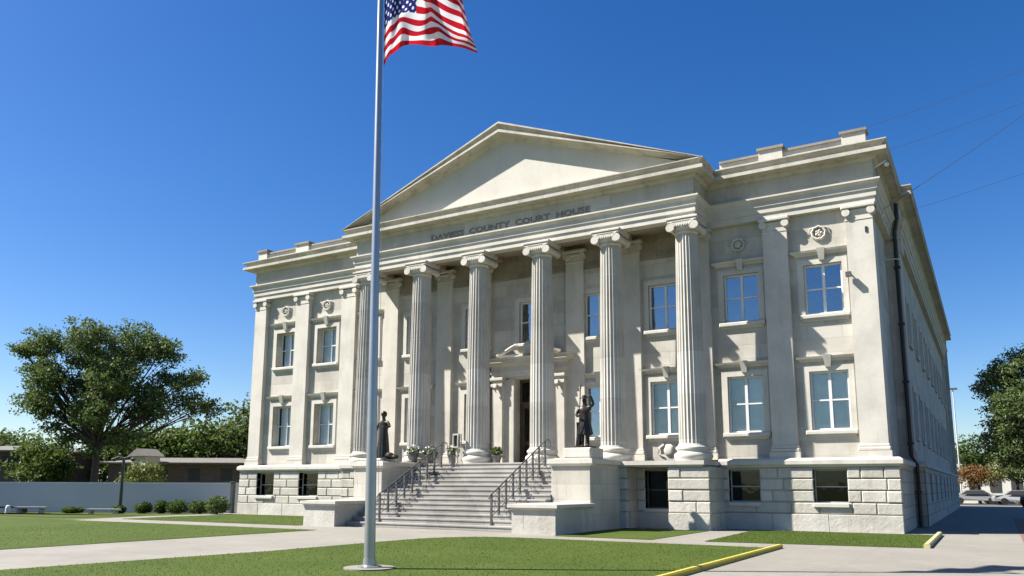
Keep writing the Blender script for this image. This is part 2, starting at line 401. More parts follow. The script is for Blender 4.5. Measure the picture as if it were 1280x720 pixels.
def add_window(cx, wd, z0, z1, Y, dark, hood, blind, surround=True, sillw=.22):
    x0,x1 = cx-wd/2, cx+wd/2; t = .075; yf = Y+(.34 if cx<-24 else .09)
    f = MB()
    for a,b,c,d in ((x0+.003,x0+t,z0,z1),(x1-t,x1-.003,z0,z1),(x0+t,x1-t,z0+.003,z0+t),(x0+t,x1-t,z1-t,z1-.003)): f.box(a,b,yf,yf+.10,c,d)
    f.box(cx-.055,cx+.055,yf+.012,yf+.09,z0+t,z1-t)
    zm = (z0+z1)/2+.02
    f.box(x0+t,cx-.055,yf+.02,yf+.085,zm-.03,zm+.03); f.box(cx+.055,x1-t,yf+.02,yf+.085,zm-.03,zm+.03)
    W = f.build('window', M['white'], B)
    g = MB(); g.add([(x0+t,yf+.05,z0+t),(x1-t,yf+.05,z0+t),(x1-t,yf+.05,z1-t),(x0+t,yf+.05,z1-t)],[(0,1,2,3)]); g.build('window_pane', M['glass' if dark else 'glasslow'], W)
    if blind:
        b = MB(); n = 14; yy = yf+.12
        if blind == 'blind':
            zb = z0+.02+random.choice((0,0,0,.0))
            b.box(x0,x1,yy,yy+.01,zb,z1); b.build('blind', M['blind'], W)
        else:
            for sx,ex in ((x0+random.uniform(0,.22),cx-.02),(cx+.02,x1-random.uniform(0,.1))):
                vs=[];k=14
                for i in range(k+1):
                    u = sx+(ex-sx)*i/k; d = .03*math.sin(i*2.1)
                    vs += [(u,yy+d,z0),(u,yy+d,z1)]
                b.add(vs,[(2*i,2*i+2,2*i+3,2*i+1) for i in range(k)]); b.box(sx,ex,yy+.035,yy+.045,z0,z1)
            b.build('curtain', M['curtain'], W)
    s = MB(); s.bevbox(x0-sillw,x1+sillw,Y-.16,Y+.34,z0-.17,z0-.005,.03); s.box(x0-sillw+.08,x1+sillw-.08,Y-.08,Y,z0-.27,z0-.17)
    s.build('window_sill', M['smooth'], W)
    if surround:
        a = MB(); e = .2
        a.box(x0-e,x0,Y-.06,Y+.02,z0,z1+e); a.box(x1,x1+e,Y-.06,Y+.02,z0,z1+e); a.box(x0,x1,Y-.06,Y+.02,z1,z1+e)
        a.box(x0-e-.05,x0-e,Y-.035,Y+.02,z0,z1+e+.05); a.box(x1+e,x1+e+.05,Y-.035,Y+.02,z0,z1+e+.05); a.box(x0-e,x1+e,Y-.035,Y+.02,z1+e,z1+e+.05)
        a.build('window_surround', M['smooth'], W)
    if hood:
        h = MB(); hz = z1+.36; xa, xb = x0-.27, x1+.27
        h.sweep([(xa,Y+.01),(xa,Y-.01),(xb,Y-.01),(xb,Y+.01)], [(0,hz),(.05,hz),(.07,hz+.07),(.17,hz+.12),(.20,hz+.20),(.0,hz+.22)])
        h.build('window_hood', M['carved'], W)
        k = MB()
        k.add([(cx-.10,Y-.13,hz-.22),(cx+.10,Y-.13,hz-.22),(cx+.15,Y-.25,hz+.24),(cx-.15,Y-.25,hz+.24),(cx-.10,Y,hz-.22),(cx+.10,Y,hz-.22),(cx+.15,Y,hz+.24),(cx-.15,Y,hz+.24)],
              [(0,1,2,3),(1,5,6,2),(4,0,3,7),(3,2,6,7),(0,4,5,1)])
        k.build('keystone', M['carved'], W)
    return W
def rosette(cx, z, Y):
    r = MB(); n = 28
    vs=[]; 
    for i in range(n):
        a = 2*PI*i/n
        for j in range(8):
            b_ = 2*PI*j/8; rr = .25+.055*math.cos(b_)+.015*math.sin(a*9)
            vs.append((cx+rr*math.cos(a), Y-.03-.07*math.sin(b_)-.02, z+rr*math.sin(a)))
    r.add(vs,[(i*8+j,i*8+(j+1)%8,((i+1)%n)*8+(j+1)%8,((i+1)%n)*8+j) for i in range(n) for j in range(8)])
    for i in range(5):
        a = 2*PI*i/5
        ball(r, cx+.09*math.cos(a), Y-.03, z+.09*math.sin(a), .07)
    ball(r, cx, Y-.06, z, .05)
    # ribbon tails
    for s_ in (-1,1): r.tube([(cx+s_*.18,Y-.04,z+.24),(cx+s_*.34,Y-.05,z+.18),(cx+s_*.40,Y-.03,z-.02)],[.035,.03,.015],6)
    r.build('wreath', M['carved'], B, autosmooth=True)
def ball(mb, x,y,z,r,sx=1,sy=1,sz=1,seg=10):
    prof = [(math.sin(PI*k/6), -math.cos(PI*k/6)) for k in range(7)]
    vs=[]; 
    for pr,pz in prof:
        for k in range(seg):
            a=2*PI*k/seg; vs.append((x+pr*r*sx*math.cos(a),y+pr*r*sy*math.sin(a),z+pz*r*sz))
    mb.add(vs,[(j*seg+k,j*seg+(k+1)%seg,(j+1)*seg+(k+1)%seg,(j+1)*seg+k) for j in range(6) for k in range(seg)])
for i,(cx,wd) in enumerate(wins):
    add_window(cx,wd,*UP,YW, cx>-7, True, 'curtain' if cx<-20 else None)
    add_window(cx,wd,*LO,YW, False, True, 'curtain' if cx<-20 else 'blind')
    rosette(cx-.05, 11.5, YW)
for cx,wd in pw:
    add_window(cx,wd,*UP,YW, True, False, None)
    add_window(cx,wd,*LO,YW, cx<-10, True, 'blind' if cx>-10 else None)
add_window(-15.3,1.3,*UP,YW, True, False, None)
# cartouche panel beneath the right hand portico window
c = MB(); ball(c,-8.72,YW-.02,3.12,.27,.9,.3,1.0,14)
for s_ in (-1,1): c.tube([(-8.72+s_*.2,YW-.05,3.35),(-8.72+s_*.40,YW-.06,3.2),(-8.72+s_*.46,YW-.05,2.98),(-8.72+s_*.25,YW-.04,2.85)],[.05,.055,.045,.03],7)
c.build('cartouche', M['carved'], B, autosmooth=True)

# pilasters
def pilaster(x0,x1,y=.2,z0=ZF-.02,z1=ZT,back=.45,cap=True,name='pilaster'):
    m = MB()
    m.box(x0,x1,y,back,z0+.5,z1-.62)
    m.box(x0-.10,x1+.10,y-.10,back,z0,z0+.26); m.bevbox(x0-.07,x1+.07,y-.07,back,z0+.26,z0+.40,.03); m.bevbox(x0-.04,x1+.04,y-.04,back,z0+.40,z0+.5,.02)
    p = m.build(name, M['smooth'], B)
    if cap:
        c = MB(); zc = z1-.62
        c.bevbox(x0-.02,x1+.02,y-.02,back,zc,zc+.09,.02); c.box(x0+.0,x1-.0,y-.01,back,zc+.09,zc+.32)
        c.bevbox(x0-.03,x1+.03,y-.05,back,zc+.32,zc+.45,.03)
        c.bevbox(x0-.13,x1+.13,y-.15,back,zc+.47,zc+.62,.03)
        for xx in (x0+.04,x1-.04): cylY(c, xx, zc+.33, .15, y-.12, back)
        c.build('capital', M['carved'], p)
    return p
def cylY(mb, x, z, r, y0, y1, seg=14):
    vs=[(x+r*math.cos(2*PI*k/seg),y,z+r*math.sin(2*PI*k/seg)) for y in (y0,y1) for k in range(seg)]
    mb.add(vs,[(k,(k+1)%seg,seg+(k+1)%seg,seg+k)[::-1] for k in range(seg)]+[tuple(range(seg))])
for a,b in ((-33.8,-32.9),(-30.5,-29.5),(-27.05,-26.05),(-4.45,-3.5),(-1.3,-.33)): pilaster(a,b)
for c_ in (-23.62,-20.22,-17.95,-12.95,-10.25,-7.15): pilaster(c_-.45,c_+.45,.25)
# flank corner pilasters (return faces)
m = MB(); m.box(-.449,-.33,.452,1.2,ZF+.48,ZT-.62); m.box(-.449,-.23,.452,1.3,ZF-.02,ZF+.24); m.bevbox(-.449,-.2,.30,1.3,ZT-.15,ZT,.02); m.build('pilaster_return', M['smooth'], B)

# entablature: one continuous moulded course round wings and portico
PATH = [(-33.9,45),(-33.9,.2),(XL,.2),(XL,-1.52),(XR,-1.52),(XR,.2),(-.2,.2),(-.2,5.9),(.2,5.9),(.2,45.3),(-33.9,45.3)]
PATH = [(-33.9,44),(-33.9,.2),(XL,.2),(XL,-1.52),(XR,-1.52),(XR,.2),(-.2,.2),(-.2,5.9),(.2,5.9),(.2,45.3),(-30,45.3)]
arch = [(-.5,12.34),(.0,12.34),(.0,12.58),(.055,12.60),(.055,12.84),(.11,12.86),(.11,13.05),(.15,13.09),(.24,13.17),(.24,13.235),(-.5,13.235)]
m = MB(); m.sweep(PATH, arch); m.build('architrave', M['smooth'], B)
m = MB(); m.sweep(PATH, [(-.45,13.236),(0,13.236),(0,13.97),(-.45,13.97)]); m.build('frieze', M['ashlar'], B)
corn = [(-.6,13.971),(.04,13.971),(.05,14.03),(.13,14.09),(.15,14.16),(.50,14.20),(.50,14.17),(.56,14.17),(.56,14.31),(.42,14.33),(.40,14.38),(.43,14.46),(.53,14.53),(.58,14.56),(.58,14.60),(-.6,14.61)]
m = MB(); m.sweep(PATH, corn); CO = m.build('cornice', M['cornice'], B)
m = MB(); m.box(-33.6,-.6,.6,45.0,14.3,14.5); m.build('flat_roof', M['roof'], B)
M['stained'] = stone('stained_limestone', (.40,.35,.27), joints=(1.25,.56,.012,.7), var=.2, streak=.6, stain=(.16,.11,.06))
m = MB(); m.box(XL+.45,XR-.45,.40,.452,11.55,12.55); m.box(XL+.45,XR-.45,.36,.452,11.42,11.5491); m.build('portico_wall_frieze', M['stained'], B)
# portico ceiling with beams
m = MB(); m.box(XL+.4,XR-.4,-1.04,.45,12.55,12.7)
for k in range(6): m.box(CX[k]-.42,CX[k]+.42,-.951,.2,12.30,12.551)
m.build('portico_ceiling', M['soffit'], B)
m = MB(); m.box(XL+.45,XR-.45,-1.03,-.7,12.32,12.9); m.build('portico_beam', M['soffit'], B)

# parapet above the wings
def parapet(x0,x1,blocks):
    m = MB(); m.box(x0,x1,.30,.62,14.55,15.08)
    for a,b in blocks: m.box(a,b,.20,.72,14.55,15.27)
    p = m.build('parapet', M['smooth'], B)
    c = MB(); 
    segs=[]; x=x0
    for a,b in sorted(blocks):
        if a>x: segs.append((x,a))
        x=max(x,b)
    if x<x1: segs.append((x,x1))
    for a,b in segs: c.box(a,b,.22,.70,15.081,15.18)
    for a,b in blocks: c.box(a-.06,b+.06,.13,.79,15.271,15.38)
    c.build('coping', M['coping'], p)
parapet(-33.75,-25.1,[(-33.8,-33.1),(-30.75,-29.75)]); parapet(-6.1,-.4,[(-4.45,-3.5),(-1.25,-.38)])
m = MB(); m.box(-.72,-.40,.8,44.8,14.5,15.05); m.box(-33.7,-33.4,.8,44.8,14.5,15.05); m.build('side_parapet', M['coping'], B)

# pediment
ZP0 = 14.61; HX = PC; half = 9.46; rise = 3.72
ang = math.atan2(rise, half)
def raking():
    m = MB(); Y0 = -1.34
    # profile: (out, h) measured down from the top edge, perpendicular to the slope
    prof = [(.78,0),(.78,-.08),(.68,-.11),(.58,-.17),(.56,-.24),(.60,-.33),(.76,-.34),(.76,-.46),(.70,-.46),(.70,-.44),(.32,-.47),(.28,-.52),(.16,-.66),(.13,-.68),(.13,-.76),(.0,-.80),(-.4,-.80),(-.4,0)]
    k = len(prof)
    for s_ in (-1,1):
        # end points: lower tip cut vertically, apex cut on the centre line
        vs=[]
        for xe in (half, 0):
            for o,h in prof:
                # vertical drop equals h/cos(ang)
                zz = ZP0 + rise*(1-xe/half) + h/math.cos(ang)
                vs.append((HX+s_*xe, Y0-o, max(zz, ZP0-.02) if xe else zz))
        fs=[(a,(a+1)%k,k+(a+1)%k,k+a) if s_<0 else (k+a,k+(a+1)%k,(a+1)%k,a) for a in range(k)]
        fs += [tuple(range(k))]
        m.add(vs,fs)
    return m
raking().build('raking_cornice', M['cornice'], B)
m = MB(); m.add([(HX-half+.4,-1.49,ZP0-.01),(HX+half-.4,-1.49,ZP0-.01),(HX,-1.49,ZP0+rise-.4)],[(0,1,2)])
m.build('tympanum', M['tymp'], B)
# inner tympanum frame
m = MB()
m.box(HX-half+1.9,HX+half-1.9,-1.56,-1.495,ZP0,ZP0+.12); m.build('tympanum_sill', M['smooth'], B)
m = MB()
zz = ZP0+rise-.03
m.add([(HX-half,-1.2,ZP0-.05),(HX,-1.2,zz),(HX+half,-1.2,ZP0-.05),(HX-half,14,ZP0-.05),(HX,14,zz),(HX+half,14,ZP0-.05)],[(0,1,4,3),(1,2,5,4),(3,4,5),(0,2,1)])
m.build('gable_roof', M['roof'], B)

# inscription on the frieze
cu = bpy.data.curves.new('inscription','FONT'); cu.body = 'DAVIESS  COUNTY  COURT  HOUSE'; cu.size = .42; cu.extrude = .02; cu.align_x = 'CENTER'; cu.resolution_u = 2; cu.offset = .006
to = bpy.data.objects.new('tmp', cu); COL.objects.link(to)
dg = bpy.context.evaluated_depsgraph_get(); me = bpy.data.meshes.new_from_object(to.evaluated_get(dg)); bpy.data.objects.remove(to)
xs = [v.co.x for v in me.vertices]; wdt = max(xs)-min(xs)
for v in me.vertices:
    x,y,z = v.co; v.co = (x*8.5/wdt - 15.55+15.66, -1.535 - z, y*.92 + 13.36)
me.materials.clear(); me.materials.append(M['letters'])
ins = bpy.data.objects.new('inscription', me); COL.objects.link(ins); ins.parent = B
for p in me.polygons: p.material_index = 0

# columns
def make_column(cx, cy):
    r0, r1 = .545, .445; z0, z1 = 3.16, 11.78
    prof=[]; n=14
    for i in range(n+1):
        t=i/n; prof.append(((r0*(1-t**1.6)+r1*t**1.6), z0+.08+(z1-z0-.14)*t))
    m = MB(); m.lathe(prof, cx, cy, 192, 24, .085)
    sh = m.build('column', M['column'], B, autosmooth=True)
    b = MB()
    bp = [(.70,2.601),(.70,2.66),(.735,2.72),(.745,2.78),(.735,2.84),(.70,2.89),(.645,2.91),(.62,2.96),(.62,3.0),(.66,3.03),(.675,3.08),(.66,3.13),(.60,3.16),(.585,3.20),(.555,3.245)]
    b.lathe(bp, cx, cy, 48); b.build('column_base', M['carved'], sh, autosmooth=True)
    c = MB()
    c.lathe([(.44,11.66),(.455,11.70),(.48,11.73),(.48,11.77),(.46,11.80),(.50,11.86),(.57,11.92),(.57,11.98),(.5,12.0)], cx, cy, 40)
    # volutes: spiral scroll faces with bolster between
    for sx in (-1,1):
        vx, vz = cx+sx*.50, 11.93
        for yy,dr in ((cy-.56,1),(cy+.56,-1)):
            pts=[]; 
            for i in range(30):
                a = PI/2 - sx*dr*0 + i*.42; rr = .205*(1-i/34)
                pts.append((vx+sx*rr*math.cos(a)*1.0, yy, vz+rr*math.sin(a)))
            c.tube(pts, [.038*(1-.5*i/30) for i in range(30)], 6)
            cylY(c, vx, vz, .17, min(yy+.03,yy-.03) , max(yy+.03,yy-.03), 16)
        # bolster (hourglass) along Y
        seg=16; rings=[(-.53,.17),(-.35,.145),(0,.12),(.35,.145),(.53,.17)]
        vs=[(vx+r*math.cos(2*PI*k/seg),cy+y,vz+r*math.sin(2*PI*k/seg)) for y,r in rings for k in range(seg)]
        c.add(vs,[(j*seg+k,j*seg+(k+1)%seg,(j+1)*seg+(k+1)%seg,(j+1)*seg+k)[::-1] for j in range(4) for k in range(seg)])
        c.box(cx-.0 if sx>0 else cx-.5, cx+.5 if sx>0 else cx, cy-.56, cy+.56, 12.03, 12.12)
    # egg and dart row
    for i in range(7): ball(c, cx-.3+i*.1, cy-.56, 11.98, .045, 1,1,1.3, 8)
    c.bevbox(cx-.61,cx+.61,cy-.57,cy+.57,12.13,12.24,.03); c.bevbox(cx-.65,cx+.65,cy-.60,cy+.60,12.24,12.338,.02)
    c.build('capital', M['carved'], sh, autosmooth=True)
    return sh
col0 = make_column(CX[0], -1.28)
for k in range(1,6):
    c = copy_tree(col0, B); c.location.x += (CX[k]-CX[0])

# basement ----------------------------------------------------------
def rustic(x0, x1, y, z0, z1, holes=(), rowh=.42, plinth=None, name='basement_wall', seed=1, endx=True):
    """rusticated wall facing -Y: backing sheet plus chamfered blocks"""
    rnd = random.Random(seed)
    bk = wallf('y', y+.045, x0, x1, z0, z1, list(holes), .42)
    w_ = bk.build(name, M['joint'], B)
    m = MB(); z = z0; row = 0
    if plinth:
        xx=x0
        while xx < x1-.01:
            L = min(rnd.uniform(1.5,2.2), x1-xx); 
            if x1-xx-L < .5: L = x1-xx
            m.bevbox(xx+.004,xx+L-.004,y-.05,y+.3,z0,plinth-.008,.015); xx += L
        z = plinth
    n = max(1,round((z1-z)/rowh)); rh = (z1-z)/n
    for r in range(n):
        za, zb = z+r*rh, z+(r+1)*rh
        cuts = [(x0,x1)]
        for h in holes:
            if h[2] < zb-.03 and h[3] > za+.03:
                nc=[]
                for a,b in cuts:
                    if h[0]>a and h[1]<b: nc += [(a,h[0]),(h[1],b)]
                    else: nc.append((a,b))
                cuts = nc
        for a,b in cuts:
            xx=a; first=True
            while xx < b-.01:
                L = rnd.uniform(.75,1.35) if not (first and r%2) else rnd.uniform(.4,.7)
                first=False
                if b-xx-L < .4: L = b-xx
                d = rnd.uniform(-.02,.012)
                m.bevbox(xx+(.012 if xx>a+.01 else 0),xx+L-(.012 if xx+L<b-.01 else 0),y+d,y+.29,za+.018,zb-.018,.03); xx += L
    m.build('rusticated_block', M['rustic'], w_)
    return w_
def bwin(cx, wd, z0, z1, y):
    x0,x1=cx-wd/2,cx+wd/2; f=MB(); t=.05; yf=y+.30
    for a,b,c,d in ((x0+.002,x0+t,z0,z1),(x1-t,x1-.002,z0,z1),(x0+t,x1-t,z0+.002,z0+t),(x0+t,x1-t,z1-t,z1-.002)): f.box(a,b,yf,yf+.06,c,d)
    zm=(z0+z1)/2-.02; f.box(x0+t,x1-t,yf+.01,yf+.05,zm-.022,zm+.022)
    W=f.build('basement_window', M['iron'] if cx>-24 and cx<-7 else M['trim2'], B)
    g=MB(); g.add([(x0+t,yf+.03,z0+t),(x1-t,yf+.03,z0+t),(x1-t,yf+.03,z1-t),(x0+t,yf+.03,z1-t)],[(0,1,2,3)]); g.build('window_pane', M['glassdark'], W)
    s=MB(); s.bevbox(x0-.03,x1+.03,y-.09,y+.2,z0-.16,z0-.004,.02); s.build('window_sill', M['smooth'], W)
BZ=(1.03,2.27)
WL=[(-32.05,1.32),(-28.78,1.38)]; WR=[(-5.55,1.2),(-2.38,1.2)]
rustic(-34.13, -24.9, 0, -.15, ZB, [(c-w_/2,c+w_/2,*BZ) for c,w_ in WL], plinth=.62, seed=3)
rustic(-6.45, 0, 0, -.15, ZB, [(c-w_/2,c+w_/2,*BZ) for c,w_ in WR], plinth=.62, seed=5)
for c_,w_ in WL+WR: bwin(c_,w_,*BZ,0)
# piers under the columns, wall between them
def pier(x0,x1,y,seed,yb=.05):
    w_=rustic(x0,x1,y,-.15,ZB,(),plinth=.62,seed=seed,name='portico_pier')
    m=MB(); m.box(x0+.03,x1-.03,y+.29,yb,-.15,ZB)
    rnd=random.Random(seed); z=-.15; rows=[.62+.15]+[(ZB-.62)/4]*4
    for i,h in enumerate(rows):
        o = .05 if i==0 else .0
        g_ = .004 if i==0 else .016
        for s_,xx in ((1,x1),(-1,x0)):
            a,b=(xx-.2,xx+o) if s_>0 else (xx-o,xx+.2)
            m.box(a,b,y+.292,y+.29+(.55 if i%2 else .8),z+g_,z+h-g_); m.box(a,b,y+.32+(.55 if i%2 else .8),yb,z+g_,z+h-g_)
        z+=h
    m.build('pier_side', M['rustic'], w_)
pier(CX[5]-.82,CX[5]+.80,-1.98,11); pier(CX[4]-.82,CX[4]+.80,-1.98,12); pier(CX[0]-.80,CX[0]+.82,-1.98,13); pier(CX[1]-.80,CX[1]+.82,-1.98,14)
BW=(-8.76,1.0); 
rustic(CX[4]+.80,CX[5]-.82,-.9,-.15,ZB,[(BW[0]-.55,BW[0]+.45,.75,2.25)],plinth=.62,seed=21); bwin(BW[0]-.05,1.0,.75,2.25,-.9)
rustic(CX[0]+.82,CX[1]-.80,-.9,-.15,ZB,[],plinth=.62,seed=22)
m=MB(); m.box(-19.8,-11.5,-1.4,-.2,-.1,2.3); m.build('portico_core', M['smooth'], B)
# floor slab of the portico and water table around the building
m=MB(); m.sweep([(XL-.05,.2),(XL-.05,-1.98),(XR+.10,-1.98),(XR+.10,.2)], [(-2.0,ZB+.002),(.0,ZB+.002),(.03,ZB+.05),(.11,ZB+.08),(.11,2.60),(-2.0,2.60)]); m.build('portico_floor', M['smooth'], B)
wt=[(-.4,ZB+.002),(.0,ZB+.002),(.03,ZB+.06),(.12,ZB+.10),(.12,ZB+.25),(.06,ZB+.30),(.0,ZB+.34),(-.4,ZB+.34)]
m=MB(); m.sweep([(-34.13,44),(-34.13,0),(XL-.17,0)],wt); m.sweep([(XR+.18,0),(0,0),(0,5.8),(.4,5.8),(.4,45.2),(-30,45.2)],wt); m.build('water_table', M['smooth'], B)
# flanks
fl_holes=[]
for i in range(9):
    y0=9.2+i*4.1
    fl_holes += [(y0,y0+1.2,8.25,10.25),(y0,y0+1.2,3.9,6.0),(y0,y0+1.2,1.0,2.2)]
def flank(name,pos,u0,u1,z0,z1,hs,mat): 
    mb=wallf('x',pos,u0,u1,z0,z1,hs,.28); return mb.build(name,mat,B)
flank('side_wall',-.449,.45,6.2,2.6,12.4,[],M['ashlar'])
m=MB(); m.box(-.449,-.05,5.9,6.3,2.6,12.4); m.build('side_wall_return', M['ashlar'], B)
flank('side_wall',-.05,5.9,44.9,2.6,12.4,[h for h in fl_holes if h[2]>3],M['ashlar'])
M['sidebase']=stone('side_basement_limestone',(.58,.55,.48),joints=(1.5,.45,.02,.5),var=.12,streak=.3)
flank('side_basement',0,.3,5.8,-.15,2.37,[],M['sidebase']); m=MB(); m.box(-.2,.4,5.8,6.2,-.15,2.37); m.build('side_basement_return',M['sidebase'],B)
flank('side_basement',.4,5.81,45.2,-.15,2.37,[h for h in fl_holes if h[2]<3],M['sidebase'])
sw=MB()
for y0,y1,z0,z1 in fl_holes:
    X=-.05 if z0>3 else .4
    f=MB()
    for a,b,c,d in ((y0,y0+.07,z0,z1),(y1-.07,y1,z0,z1),(y0+.07,y1-.07,z0,z0+.07),(y0+.07,y1-.07,z1-.07,z1),(y0+.07,y1-.07,(z0+z1)/2-.03,(z0+z1)/2+.03)): f.box(X-.24,X-.17,a,b,c,d)
    W=f.build('side_window', M['white'] if z0>3 else M['iron'], B)
    g=MB(); g.add([(X-.205,y0+.07,z0+.07),(X-.205,y1-.07,z0+.07),(X-.205,y1-.07,z1-.07),(X-.205,y0+.07,z1-.07)],[(0,1,2,3)]); g.build('window_pane', M['glass'], W)
    if z0>3:
        s=MB(); s.box(X-.17,X+.12,y0-.15,y1+.15,z0-.16,z0-.004); s.box(X+.001,X+.07,y0-.2,y0,z0,z1+.2); s.box(X+.001,X+.07,y1,y1+.2,z0,z1+.2); s.box(X+.001,X+.07,y0,y1,z1,z1+.2); s.build('window_surround', M['smooth'], W)
for y0 in (6.45,44.4):
    m=MB(); m.box(-.05,.10,y0-.45,y0+.45,2.68,12.3); m.box(-.05,.2,y0-.55,y0+.55,2.69,3.1); m.box(-.05,.2,y0-.52,y0+.52,11.8,12.33); m.build('side_pilaster', M['smooth'], B)
m=MB(); m.add([(-33.75,.45,-.1),(-33.75,44,-.1),(-33.75,44,14.3),(-33.75,.45,14.3)],[(0,1,2,3)]); m.add([(-34.13,.3,-.1),(-34.13,44,-.1),(-34.13,44,2.38),(-34.13,.3,2.38)],[(0,1,2,3)])
m.add([(-34.1,44.9,-.1),(.4,44.9,-.1),(.4,44.9,14.2),(-34.1,44.9,14.2)],[(0,1,2,3)]); m.build('rear_wall', M['ashlar'], B)
m=MB(); m.box(-33,-1.2,3.2,3.3,-.1,14.2); m.box(-1.4,-1.3,3.3,44,-.1,14.2); m.box(-33,-1.2,.75,3.2,7.0,7.2); m.box(-33,-.6,.5,3.2,2.38,2.5); m.build('interior_wall', M['inside'], B)
# drainpipe
m=MB(); m.tube([(.12,5.55,13.9),(.10,5.6,13.2),(-.02,5.6,12.6),(-.02,5.62,12.0),(-.02,5.62,2.9),(.16,5.6,2.55),(.16,5.6,1.2),(.16,5.55,0)],.085,10)
for z in (11,8.5,6,3.4,1.4): m.box(-.15,.12 if z>2 else .27,5.5,5.75,z,z+.08)
m.build('drainpipe', M['blackiron'], B)
m=MB(); m.tube([(-.2,.35,13.72),(.05,.2,13.78),(.28,.1,13.86)],.025,6); ball(m,.3,.1,13.7,.09); ball(m,-.1,1.6,12.2,.07); m.tube([(-.3,3.5,10.9),(.1,3.2,10.8),(.25,3.1,10.75)],.03,6); m.build('service_bracket', M['white'], B)
# wall lamp beside the right upper window
m=MB(); m.box(-1.32,-1.24,YW-.08,YW,9.35,9.65); m.tube([(-1.28,YW-.05,9.6),(-1.28,YW-.25,9.72),(-1.28,YW-.42,9.66)],.03,6); m.box(-1.38,-1.18,YW-.55,YW-.36,9.5,9.68); m.tube([(-1.28,YW-.03,9.35),(-1.26,YW-.03,8.7)],.015,5); m.build('wall_lamp', M['iron'], B)
m=MB(); m.box(-.62,-.54,.17,.2,11.2,11.42); m.build('wall_plate', M['blackiron'], B)

# entrance -----------------------------------------------------------
dx0,dx1,dz0,dz1=DOOR
m=MB()
for a,b in ((-17.2,-16.65),(-13.95,-13.4)):
    m.box(a,b,.02,YW,2.601,6.62); m.box(a-.06,b+.06,-.04,YW,2.601,2.9); m.bevbox(a-.05,b+.05,-.05,YW,6.2,6.35,.02); m.bevbox(a-.08,b+.08,-.08,YW,6.5,6.64,.02)
    m.tube([((a+b)/2,-.06,6.3),((a+b)/2,-.16,6.15),((a+b)/2,-.10,5.9)],[.1,.09,.05],8)
m.box(-16.65,-16.05,.2,YW,2.601,6.6); m.box(-14.55,-13.95,.2,YW,2.601,6.6); m.box(-16.65,-13.95,.2,YW,6.55,6.64)
for e in (.0,.14): m.box(dx0-.16-e,dx0-.04-e,.14+e*.3,.2,2.601,6.64); m.box(dx1+.04+e,dx1+.16+e,.14+e*.3,.2,2.601,6.64)
DS=m.build('door_surround', M['smooth'], B)
m=MB(); m.sweep([(-17.25,YW),(-17.25,.0),(-13.35,.0),(-13.35,YW)],[(-.3,6.64),(0,6.64),(0,6.8),(.03,6.81),(.03,6.95),(.0,6.97),(.0,7.15),(.06,7.18),(.14,7.26),(.34,7.30),(.34,7.42),(.42,7.5),(-.3,7.52)])
m.box(-16.9,-13.7,.12,YW,7.52,7.72)
for s_ in (-1,1):
    pts=[(-15.3+s_*1.7,.1,7.7),(-15.3+s_*1.3,.08,7.82),(-15.3+s_*.9,.06,8.0),(-15.3+s_*.62,.06,8.12),(-15.3+s_*.5,.06,8.0)]
    m.tube(pts,[.08,.09,.1,.1,.07],8)
ball(m,-15.3,.1,7.95,.28,1,.5,1.25,14)
m.build('door_hood', M['carved'], DS, autosmooth=True)
m=MB(); yd=YW+.24
m.box(dx0,dx0+.12,yd-.04,yd+.1,dz0,dz1); m.box(dx1-.12,dx1,yd-.04,yd+.1,dz0,dz1); m.box(dx0+.12,dx1-.12,yd-.04,yd+.1,dz1-.12,dz1)
m.box(dx0+.12,dx1-.12,yd-.02,yd+.06,5.35,5.5); cxm=(dx0+dx1)/2
DF=m.build('door_frame', M['darkwood'], B)
for s_ in (-1,1):
    a,b=(dx0+.12,cxm-.005) if s_<0 else (cxm+.005,dx1-.12); m=MB()
    for p,q,r,t in ((a,a+.11,dz0,5.35),(b-.11,b,dz0,5.35),(a+.11,b-.11,dz0,dz0+.25),(a+.11,b-.11,5.2,5.35),(a+.11,b-.11,3.5,3.65)): m.box(p,q,yd,yd+.05,r,t)
    D=m.build('door', M['darkwood'], B); g=MB(); g.add([(a+.11,yd+.02,dz0+.25),(b-.11,yd+.02,dz0+.25),(b-.11,yd+.02,5.2),(a+.11,yd+.02,5.2)],[(0,1,2,3)]); g.build('door_glass', M['glasslow'], D)
    h=MB(); hx=cxm+s_*.07; h.tube([(hx,yd-.01,3.5),(hx,yd-.06,3.55),(hx,yd-.06,3.95),(hx,yd-.01,4.0)],.015,6); h.build('handle', M['pole'], D)
m=MB(); m.add([(dx0+.12,yd+.02,5.5),(dx1-.12,yd+.02,5.5),(dx1-.12,yd+.02,dz1-.12),(dx0+.12,yd+.02,dz1-.12)],[(0,1,2,3)]); m.build('transom_pane', M['glasslow'], DF)

# steps -----------------------------------------------------------------
SX0,SX1=-19.78,-11.58; NR=14; rz=2.6/NR; ytop=-2.18; td=(6.95-2.18)/(NR-1)
m=MB()
for i in range(NR):
    y=-6.95+i*td if i<NR-1 else ytop
    z0_=i*rz; z1_=(i+1)*rz - (.002 if i==NR-1 else 0)
    m.bevbox(SX0,SX1,y-.025,y+.3,z1_-.07,z1_,.012); m.box(SX0+.001,SX1-.001,y,(-1.4),z0_-.15 if i==0 else z0_,z1_-.002)
m.build('front_steps', M['step'], B)
